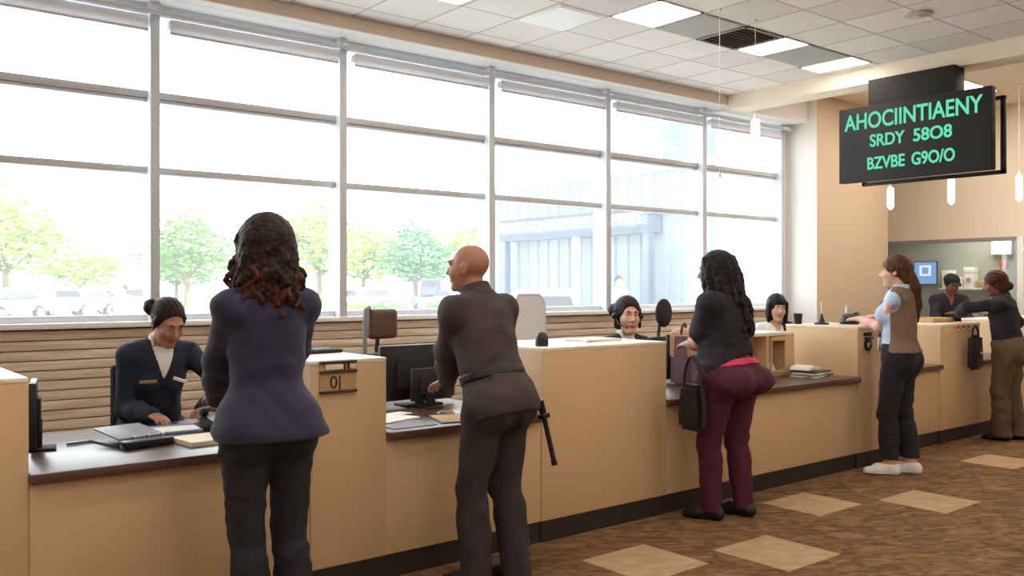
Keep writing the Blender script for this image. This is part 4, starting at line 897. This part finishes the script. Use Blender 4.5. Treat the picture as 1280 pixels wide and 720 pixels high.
# ------------------------------------------------------------------ the people
C_navy = mat('navy_wool', '#282948', .85, var=.08, vscale=30, bump=.25, bscale=400, sheen=.15); C_jeans = mat('dark_denim', '#23252e', .85, var=.15, vscale=25, bump=.25, bscale=500)
C_unif = mat('grey_brown_twill', '#443a3b', .85, var=.06, vscale=20, bump=.25, bscale=400); C_pants = mat('charcoal_twill', '#352f32', .85, var=.08, vscale=20, bump=.25, bscale=400)
C_blk = mat('black_cotton', '#1f1c24', .9, var=.08, vscale=20, bump=.2, bscale=400); C_burg = mat('burgundy_knit', '#4c1430', .8, var=.1, vscale=14, bump=.25, bscale=350); C_pink = mat('pink_waistband', '#c8365c', .7)
C_officer = mat('navy_uniform', '#1b1f33', .85, var=.06, vscale=20, bump=.2, bscale=400); C_white = mat('white_cotton', '#e9e9ea', .85, bump=.2, bscale=300); C_lblue = mat('pale_blue_cotton', '#b9cbe6', .85, var=.05, bump=.2, bscale=300)
C_taupe = mat('taupe_vest', '#7d6654', .85, var=.08, bump=.25, bscale=250); C_khaki = mat('khaki_cotton', '#5f4d38', .85, var=.1, vscale=16, bump=.25, bscale=400); C_belt = mat('black_belt', '#151314', .5); C_shoe = mat('black_shoe', '#141213', .5); C_badge = mat('brass_badge', '#a89a78', .4, metal=.3)
H_dk = hairmat('hair_dark_brown', '#1a1012', '#35201c'); H_aub = hairmat('hair_auburn', '#24120f', '#5e2f20'); H_blk = hairmat('hair_black', '#0c0a0c', '#241b1c'); H_br = hairmat('hair_brown', '#3a2217', '#6b432c'); H_stub = mat('hair_stubble', '#4a3830', .8, bump=.3, bscale=600); H_red = hairmat('hair_red_brown', '#2a1110', '#5a231b')
C_cloth = mat('blue_lanyard', '#3a4a86', .8); C_bag = mat('black_leather_bag', '#161416', .45, bump=.3, bscale=150); C_mauve = mat('mauve_canvas', '#6f5a62', .85, var=.1, bump=.3, bscale=200); C_tanl = mat('tan_leather', '#c39a86', .6, var=.08)

# person in the navy jacket
p = Person('person with shoulder length curly dark hair, navy jacket and dark jeans, seen from behind', (1.50, 3.40), -.06, 1.71, 'tan', True, lean=.03, lh=(1.47, 3.93, .80), rh=(1.76, 3.90, .96), lhd=((.1, 1, -.1), (.1, 0, -1)), rhd=((0, 1, 0), (0, 0, -1)), lpole=(-1., -.35, -.5), rpole=(.8, -.5, -.6), hips=1.08, bust=.9, yaw=.02, sh=.15, ankL=(-.06, -.03, .075), ankR=(.115, .01, .075), h=.007)
p.build()
p.top(C_navy, 'jacket', hem=-.105, infl=.02, wr=wrinkle(.004, 26, 1., 2.), extra=[ell(p.P + A3(0, .0, -.06)*p.k, A3(.185, .135, .13)*p.k, None, .05), ell(p.P + A3(.03, -.0, -.10)*p.k, A3(.2, .14, .05)*p.k, None, .05)], neck=.07)
p.collar(C_navy, r=.07, ht=.055); p.trousers(C_jeans, waist=.06, wr=wrinkle(.004, 40, 1.2, 1.)); p.shoes(C_shoe)
surf('hair', skullcap(p, .034) + [ell(p.head((0, -.035, -.05)), A3(.122, .10, .13)*p.k, p.Rh, .03), ell(p.head((.02, -.045, -.12)), A3(.132, .09, .075)*p.k, p.Rh, .03)] + locks(p, 60, .255, .012, .017, 1.7, .13, 3, (-2.0, 2.0), 62., 12), H_dk, p.o, .005, wr=lambda X, Y, Z: .0025*np.sin(110*X + 4*np.sin(60*Z))*np.sin(90*Z + 3*np.sin(70*Y)), it=1)
surf('hair_ends', [q for i, q in enumerate(locks(p, 44, .272, .016, .016, 2.0, .135, 8, (-1.9, 1.9), 62., 12)) if i % 12 >= 8], H_aub, p.o, .005, it=1)

# bald person
p = Person('bald person in a belted grey brown jacket and charcoal trousers, leaning over the desk', (2.69, 3.48), .16, 1.69, 'tan', False, lean=.33, yaw=.36, pitch=-.02, lh=(2.77, 4.0, .80), rh=(3.02, 4.0, .82), lhd=((-.1, 1, -.25), (0, -.2, -1)), rhd=((0, 1, -.2), (0, 0, -1)), lpole=(-1., -.7, -.3), rpole=(.9, -.8, -.2), pelvis=(0, -.03, .955), ankL=(-.10, .02, .075), ankR=(.1, -.07, .075), sh=.182, belly=1.12, chestw=1.12, hips=1.05, arm=1.12, h=.007, foot=(.3, -.2))
p.build(); p.brows(H_stub)
p.top(C_unif, 'jacket', hem=-.13, infl=.02, wr=wrinkle(.0055, 24, .8, 1.), extra=[ell(p.P + (p.Ru @ A3(0, 0, -.06))*p.k, A3(.178, .15, .13)*p.k, p.Ru, .05)], neck=.068)
p.collar(C_unif, r=.072, ht=.07, open_=.02); j = belt(p, C_belt, .085, .045, .028)
q = MB(); c = p.P + (p.Ru @ A3(.0, .16, .085))*p.k; q.box(c[0]-.03, c[0]+.03, c[1]-.01, c[1]+.012, c[2]-.022, c[2]+.022, M['chrome'], bev=.004); q.build('buckle', parent=j)
p.trousers(C_pants, waist=.04, infl=.018, hem=.03, wr=wrinkle(.006, 26, .9, 3.), flare=.008); p.shoes(C_shoe)
b = p.o.matrix_basis
# baton hanging at his right hip
e = bpy.data.objects.new('baton', None); COL.objects.link(e); e.location = (2.925, 3.37, .80); e.rotation_euler = (-.10, -.2, 0); e.scale = (.9, .9, .8); tag(e, 'black baton hanging from the belt of the bald person', 'baton')
q = MB(); q.lathe([(.0, -.30), (.016, -.298), (.018, -.28), (.014, -.26), (.014, -.02), (.016, 0), (.0, .005)], m=C_belt, seg=18); q.build('shaft', parent=e)
q = MB(); q.lathe([(.017, -.005), (.019, .02), (.018, .10), (.021, .115), (.0, .12)], m=M['black'], seg=18); q.build('grip', parent=e)
q = MB(); q.box(-.026, .026, -.026, .026, .0, .03, C_belt, bev=.006); q.build('holder', parent=e)

# person in black top and burgundy trousers
p = Person('person with long dark curly hair in a black top and burgundy trousers', (4.63, 3.57), .12, 1.665, 'tan', True, lean=.12, lh=(4.66, 3.92, 1.07), rh=(4.92, 3.9, 1.0), lhd=((.35, 1, -.1), (.4, 0, -1)), rhd=((0, 1, 0), (0, 0, -1)), lpole=(-.7, -.8, -.9), rpole=(.7, -.6, -.6), hips=1.5, butt=1.7, thigh=1.36, belly=1.36, bust=1.25, chestw=1.22, arm=1.25, yaw=.30, pitch=.06, sh=.165, ankL=(-.12, .05, .075), ankR=(.11, -.05, .075), h=.007, foot=(.3, .1))
p.build(); p.brows(H_blk)
p.top(C_blk, 'top', hem=.012, infl=.022, sleeve=.72, wr=wrinkle(.004, 28, .9, 4.), neck=.078, hemdir=(-.1, .5, 1))
o = p.trousers(C_burg, waist=.075, infl=.011, hem=.05, wr=wrinkle(.003, 40, 1.2, 6.))
bl = belt(p, C_pink, .045, .045, .0185, 'waistband'); p.shoes(C_shoe)
surf('hair', skullcap(p, .02) + [ell(p.head((0, -.055, -.06)), A3(.088, .07, .13)*p.k, p.Rh, .03)] + locks(p, 46, .50, .012, .02, .75, .20, 21, curlf=30., seg=11), H_blk, p.o, .005, wr=lambda X, Y, Z: .0022*np.sin(120*X + 4*np.sin(50*Z))*np.sin(90*Z + 3*np.sin(70*Y)), it=1)

# person with ponytail
p = Person('person with long brown ponytail, pale sleeveless shirt, taupe vest and white sneakers', (6.73, 3.56), .18, 1.685, 'fair', True, lean=.02, lh=(6.76, 3.91, 1.19), rh=(6.95, 3.88, 1.20), lhd=((.3, 1, -.05), (0, 0, -1)), rhd=((-.1, 1, 0), (0, 0, -1)), lpole=(-.6, -.8, -.9), rpole=(.6, -.8, -.8), hips=1.05, bust=1., yaw=.12, pitch=.05, curl=.16, ankL=(-.08, .05, .075), ankR=(.085, -.06, .075), h=.007, foot=(.45, .2))
p.build(); p.brows(H_br)
p.top(C_lblue, 'shirt', hem=.02, infl=.012, sleeve=0, wr=wrinkle(.003, 30, .9, 2.), neck=.072)
v = p.top(C_taupe, 'vest', hem=-.0, infl=.024, sleeve=0, wr=wrinkle(.004, 24, .8, 5.), neck=.08, hemdir=(0, 0, 1))
p.collar(C_lblue, r=.066, ht=.05)
# the vest is open at the front and cut away over the shoulders
bpy.data.objects.remove(v)
U = p.U; L = p.torso() + p.butt()
v = surf('vest', L, C_taupe, p.o, .008, .027, [plane(p.P + A3(0, 0, .0)*p.k, (0, 0, -1)), plane(p.chest + A3(0, .02, 0), (0, 1, 0)), hole(p.neck + A3(0, .0, .05)*p.k, .085*p.k), hole(p.sh[0]+A3(-.03,.02,-.01), .085*p.k), hole(p.sh[1]+A3(.03,.02,-.01), .085*p.k)], wrinkle(.004, 24, .8, 5.))
lan = MB(); lan.tube([tuple(U(-.05, .02, .49)), tuple(U(-.06, .105, .40)), tuple(U(-.03, .155, .28)), tuple(U(0, .15, .12))], .008, C_cloth, 10); lan.tube([tuple(U(.05, .02, .49)), tuple(U(.06, .105, .40)), tuple(U(.03, .155, .28)), tuple(U(0, .15, .12))], .008, C_cloth, 10); ln = lan.build('lanyard', parent=p.o)
q = MB(); c = U(0, .155, .06); q.box(c[0]-.035, c[0]+.035, c[1]-.004, c[1]+.004, c[2]-.05, c[2]+.05, M['whitep'], bev=.003); q.build('badge', parent=ln)
p.trousers(C_blk, waist=.075, infl=.016, hem=.125, wr=wrinkle(.0035, 34, 1., 6.)); p.shoes(C_white, .009, M['lgrey'])
for so, i in zip([c for c in p.o.children if c.name.startswith('shoe')], (0, 1)):
    a, k = p.ank[i], p.k; f = Rz(p.footyaw[i]) @ A3(0, 1, 0); l = np.cross(f, A3(0, 0, 1)); q = MB()
    for j in range(4):
        c = A3(a[0], a[1], 0) + f*(.055 + .022*j)*k + A3(0, 0, .088 - .0085*j)*k; q.tube([tuple(c - l*.024 - A3(0, 0, .012)), tuple(c), tuple(c + l*.024 - A3(0, 0, .012))], .005, M['grey'], 6)
    q.build('laces', parent=so)
surf('hair', skullcap(p, .012) + [ell(p.head((0, -.08, -.03)), A3(.06, .05, .08)*p.k, p.Rh, .03)] + [cone(p.head((0, -.115, -.03)), p.head((.005, -.145, -.14)), .036*p.k, .04*p.k, .02), cone(p.head((.005, -.145, -.14)), p.head((.01, -.15, -.28)), .04*p.k, .034*p.k, .02), cone(p.head((.01, -.15, -.28)), p.head((.012, -.14, -.40)), .034*p.k, .014*p.k, .02)], H_br, p.o, .005,
     cuts=[hole(p.head((0, .085, -.03)), .075*p.k)], wr=lambda X, Y, Z: .002*np.sin(160*X + 3*np.sin(14*Z)) + .0015*np.sin(150*Y), it=1)
q = MB(); q.lathe([(.03, -.01), (.038, 0), (.03, .01)], tuple(p.head((.003, -.125, -.06))), C_blk, 20); q.build('hair_tie', parent=p.o)

# person in khaki at the far right
p = Person('person with red brown hair in a black top and khaki trousers at the far counter', (9.02, 3.70), .1, 1.60, 'brown', True, lean=.16, curl=.15, lpole=(-1., -.2, .25), lh=(8.95, 4.14, 1.19), rh=(9.2, 3.92, 1.18), lhd=((.1, 1, 0), (0, 0, -1)), rhd=((0, 1, 0), (0, 0, -1)), hips=1.12, belly=1.1, yaw=.25, pitch=.22, chestw=1.05, thigh=1.1, ankL=(-.1, .03, .075), ankR=(.1, -.05, .075), h=.009)
p.build()
p.top(C_blk, 'jacket', hem=.03, infl=.02, wr=wrinkle(.005, 26, .9, 1.), neck=.07); p.collar(C_blk, r=.072)
p.trousers(C_khaki, waist=.07, infl=.022, hem=.04, wr=wrinkle(.006, 26, .9, 6.), flare=.015); p.shoes(C_shoe)
surf('hair', skullcap(p, .016) + [ell(p.head((0, -.06, -.05)), A3(.08, .06, .08)*p.k, p.Rh, .03), ell(p.head((0, -.12, -.05)), A3(.04, .04, .045)*p.k, p.Rh, .02)], H_red, p.o, .006, cuts=[hole(p.head((0, .09, -.03)), .075*p.k)], wr=lambda X, Y, Z: .002*np.sin(130*X + 3*np.sin(40*Z)), it=1)

# staff behind the counters
def seated(label, loc, rot, H, skin, pz, m, hair, **kw):
    p = Person(label, loc, rot, H, skin, True, pelvis=(0, 0, pz), ankL=(-.1, .45, .075), ankR=(.1, .45, .075), h=.006, **kw); p.build(); p.brows(hair); return p
# officer in navy
p = seated('person in navy uniform with hair in a bun, bending over papers behind the desk', (1.60, 5.19), PI-.02, 1.70, 'tan', .70, C_officer, H_blk, lean=.40, pitch=.5, yaw=.16, lh=(1.76, 4.84, .79), rh=(1.49, 4.82, .785), lhd=((-.25, -1, -.15), (0, 0, -1)), rhd=((.2, -1, -.15), (0, 0, -1)), lpole=(-1.2, -.5, .1), rpole=(.3, -1., -.6), bust=.55, sh=.158, curl=.3)
jk = p.top(C_officer, 'jacket', hem=-.08, infl=.016, wr=wrinkle(.004, 28, .9, 3.), neck=.066, vee=.17, veew=.06); p.collar(C_white, r=.06, ht=.045, open_=.035); p.trousers(C_officer, waist=.04)
surf('shirt_front', p.torso()[1:4], C_white, p.o, .006, .008, [plane(p.U(0, 0, .33), p.Ru @ A3(0, 0, -1)), plane(p.U(-.045, 0, .3), p.Ru @ A3(-1, 0, -.25)), plane(p.U(.045, 0, .3), p.Ru @ A3(1, 0, -.25)), plane(p.U(0, .03, .3), p.Ru @ A3(0, -1, 0))], it=1)
for x, w, r in ((.085, .045, 0), (-.085, .04, .5)):
    q = MB(); q.box(-w, w, -.004, .006, -.009, .009, C_badge if x > 0 else M['whitep'], bev=.003); o = q.build('name_badge', parent=jk); c = p.U(x, .128, .33); o.location = c; o.rotation_euler = (-.42, r*-.7, 0)
surf('hair', skullcap(p, .0075) + [ell(p.head((.055, -.105, .035)), A3(.045, .045, .047)*p.k, p.Rh, .012), cone(p.head((-.078, .02, .03)), p.head((-.078, .01, -.03)), .012*p.k, .008*p.k, .015), cone(p.head((.078, .02, .03)), p.head((.078, .01, -.03)), .012*p.k, .008*p.k, .015)], H_dk, p.o, .004, cuts=[hole(p.head((0, .125, -.02)), .108*p.k)], wr=lambda X, Y, Z: .0016*np.sin(230*X + 60*Y + 2*np.sin(40*Z)), it=1)
q = MB(); c = [tuple(p.head((.036*math.cos(t)+.045, -.088, .032+.036*math.sin(t)))) for t in np.linspace(0, 2*PI, 20)]; q.tube(c, .005, C_lblue, 8); q.build('hair_band', parent=p.o)
# clerk with headset
p = seated('person with dark hair and headset seated behind the wide counter block', (5.12, 4.95), PI-.42, 1.74, 'fair', .565, C_officer, H_blk, lean=.10, pitch=.04, yaw=-.05, curl=.15, lhd=((0, -1, 0), (0, 0, -1)), rhd=((0, -1, 0), (0, 0, -1)), lpole=(-1., -.3, .2), rpole=(1., -.3, .2), lh=(5.08, 4.66, .82), rh=(4.86, 4.66, .82), bust=.9, hs=1.12)
p.top(C_officer, 'jacket', hem=-.05, infl=.016, neck=.066, vee=.17, veew=.06); p.collar(C_white, r=.062, ht=.055, open_=.02); p.trousers(C_blk, waist=.04)
surf('shirt_front', p.torso()[1:4], C_white, p.o, .007, .008, [plane(p.U(0, 0, .33), p.Ru @ A3(0, 0, -1)), plane(p.U(-.05, 0, .3), p.Ru @ A3(-1, 0, -.25)), plane(p.U(.05, 0, .3), p.Ru @ A3(1, 0, -.25)), plane(p.U(0, .03, .3), p.Ru @ A3(0, -1, 0))], it=1)
surf('hair', skullcap(p, .011) + [ell(p.head((0, -.06, -.05)), A3(.084, .065, .09)*p.k, p.Rh, .03), cone(p.head((-.08, .0, .03)), p.head((-.086, .0, -.08)), .018*p.k, .012*p.k, .02), cone(p.head((.08, .0, .03)), p.head((.086, .0, -.08)), .018*p.k, .012*p.k, .02), ell(p.head((.075, -.085, .03)), A3(.04, .045, .05)*p.k, p.Rh, .015)], H_dk, p.o, .0045, cuts=[hole(p.head((0, .135, -.02)), .118*p.k)], wr=lambda X, Y, Z: .0016*np.sin(210*X + 60*Y + 2*np.sin(40*Z)), it=1)
hs = MB(); k = 1.14; hs.tube([tuple(p.head((.088*math.cos(t), -.01, .03+.098*math.sin(t)))) for t in np.linspace(0, PI, 18)], .006, M['black'], 8); hs.sph(tuple(p.head((.09, -.0, -.005))), .028, M['black'], 16); hs.sph(tuple(p.head((-.09, -.0, -.005))), .028, M['black'], 16)
hs.tube([tuple(p.head((.09, 0, -.01))), tuple(p.head((.085, .07, -.06))), tuple(p.head((.045, .115, -.075)))], .004, M['black'], 8); hs.sph(tuple(p.head((.045, .115, -.075))), .009, M['black'], 10); hs.build('headset', parent=p.o)
# clerk in white
p = seated('person with dark bobbed hair and white blouse seated behind the hutch', (7.30, 5.10), PI-.62, 1.66, 'fair', .66, C_white, H_blk, lean=.10, pitch=.12, yaw=.0, lh=(7.35, 4.84, .82), rh=(7.1, 4.86, .82), bust=.9)
p.top(C_white, 'blouse', hem=-.05, infl=.014, neck=.07, vee=.12, veew=.05); p.trousers(C_blk, waist=.04)
surf('cardigan', p.torso() + p.arm(0) + p.arm(1), C_blk, p.o, .008, .024, [plane(p.U(0, 0, -.03), (0, 0, -1)), hole(p.neck + A3(0, .02, .05), .085), plane(p.U(-.035, 0, .3), p.Ru @ A3(1, .15, 0))], wrinkle(.004, 28))
surf('hair', skullcap(p, .018) + [ell(p.head((0, -.05, -.06)), A3(.098, .07, .10)*p.k, p.Rh, .03)] + [cone(p.head((sx*.078, .02, .04)), p.head((sx*.085, .015, -.12)), .026*p.k, .02*p.k, .02) for sx in (-1, 1)], H_blk, p.o, .005, cuts=[hole(p.head((0, .115, -.045)), .088*p.k)], wr=lambda X, Y, Z: .0014*np.sin(150*X), it=1)
# clerk in dark coat and cap, standing behind the far counter
p = Person('person in a dark coat and black cap standing behind the far counter', (10.98, 5.2), 2.3, 1.60, 'brown', False, lean=.12, pitch=.3, yaw=.2, lh=(10.75, 4.85, .95), rh=(10.6, 5.05, .95), sh=.165, h=.008)
p.build(); p.brows(H_blk); p.top(C_blk, 'coat', hem=-.1, infl=.02, neck=.066, vee=.15); p.collar(M['grey'], r=.064, ht=.05); p.trousers(C_pants); p.shoes(C_shoe)
surf('hair', skullcap(p, .008), H_blk, p.o, .006, cuts=[hole(p.head((0, .10, -.035)), .09*p.k), plane(p.head((0, 0, -.05)), p.Rh @ A3(0, 0, -1))], it=1)
cp = surf('cap', [ell(p.head((0, -.015, .05)), A3(.096, .115, .09)*p.k, p.Rh, .02)], C_blk, p.o, .006, cuts=[plane(p.head((0, 0, .045)), p.Rh @ A3(0, .12, -1))], it=1)
surf('cap_brim', [cone(p.head((0, .085, .05)), p.head((0, .135, .04)), .07*p.k, .055*p.k, .01, (p.Rh @ A3(0, .15, 1), .14))], C_blk, cp, .005, it=1)
# two people outside
for lab, loc, rot, H, mt, mb in (('person in a pink top walking outside, left of the officer\'s bun', (5.88, 20.95), 2.2, 1.55, '#d9b8bd', '#4b5468'), ('person in lavender standing outside before the white building', (13.7, 13.4), 2.6, 1.74, '#8d86b0', '#8d95b0')):
    p = Person(lab, loc, rot, H, 'tan', True, h=.012); p.o = None; p.build(); p.o.location.z = -.06
    p.top(mat('street_top', mt, .9), 'top', hem=-.05, infl=.016, h=.012); p.trousers(mat('street_trousers', mb, .9)); surf('hair', skullcap(p, .012), H_dk, p.o, .01, cuts=[hole(p.head((0, .10, -.035)), .09*p.k)], it=1); p.shoes(C_shoe)

# bags
def bag(name, label, loc, rz, w, d, h, m, flap=None, strap=None):
    e = empty(name, label, 'bag', loc, rz)
    q = MB(); q.prism([(-w/2, 0), (w/2, 0), (w/2*1.04, h*.45), (w/2*.8, h), (-w/2*.8, h), (-w/2*1.04, h*.45)], 'y', -d/2, d/2, m, bev=min(.03, d*.3)); q.build('body', parent=e)
    if flap is not None:
        q = MB(); q.prism([(-w/2*.86, h*.52), (w/2*.86, h*.52), (w/2*.84, h*.96), (0, h*1.06), (-w/2*.84, h*.96)], 'y', -d/2-.012, d/2+.006, flap, bev=.012); q.build('flap', parent=e)
    q = MB(); q.tube([(w*.38*math.cos(t), 0, h*.9 + strap*math.sin(t)) for t in np.linspace(0, PI, 14)], .009, m if flap is None else C_bag, 10); q.build('handle', parent=e)
    q = MB(); q.box(-.02, .02, -d/2-.02, -d/2, h*.45, h*.52, M['chrome'], bev=.004); q.build('clasp', parent=e)
    return e
bag('handbag', 'mauve canvas handbag with tan flap standing on the long desk', (5.10, 4.33, .73), .5, .25, .15, .40, C_mauve, C_tanl, .09)
bag('handbag', 'black leather handbag hanging at the hip of the person in burgundy trousers', (4.31, 3.59, .575), 1.45, .2, .09, .28, C_bag, None, .2)
bag('handbag', 'black bag held before the person in khaki trousers', (8.80, 3.91, .66), .1, .22, .08, .33, C_bag, None, .12)
# ------------------------------------------------------------------ light, sky, camera
wd = bpy.data.worlds.new('sky'); SC.world = wd; wd.use_nodes = True; bg = wd.node_tree.nodes['Background']; bg.inputs[0].default_value = (.93, .97, 1., 1); bg.inputs[1].default_value = 4.6
def light(name, kind, loc, rot, energy, col=(1, 1, 1), **kw):
    l = bpy.data.lights.new(name, kind); l.energy = energy; l.color = col
    for k, v in kw.items(): setattr(l, k, v)
    o = bpy.data.objects.new(name, l); COL.objects.link(o); o.location = loc; o.rotation_euler = rot; return o
light('sun', 'SUN', (0, -20, 30), (math.radians(48), 0, math.radians(38)), 12.0, (1, .96, .88), angle=.02)
cam = bpy.data.cameras.new('camera'); co = bpy.data.objects.new('camera', cam); COL.objects.link(co); SC.camera = co
cam.sensor_width = 36; cam.lens = 36*1130/1280; cam.shift_y = -2/1280; cam.clip_end = 400; cam.clip_start = .05
co.location = (0, 0, 1.45); co.rotation_euler = (PI/2, 0, math.atan2(1400, 1130) - PI/2)
SC.view_settings.view_transform = 'Standard'; SC.view_settings.look = 'None'; SC.view_settings.gamma = 1; SC.view_settings.use_curve_mapping = False
SC.view_settings.exposure = .45
SC.cycles.use_denoising = True; SC.cycles.max_bounces = 10; SC.cycles.diffuse_bounces = 6; SC.cycles.transparent_max_bounces = 24
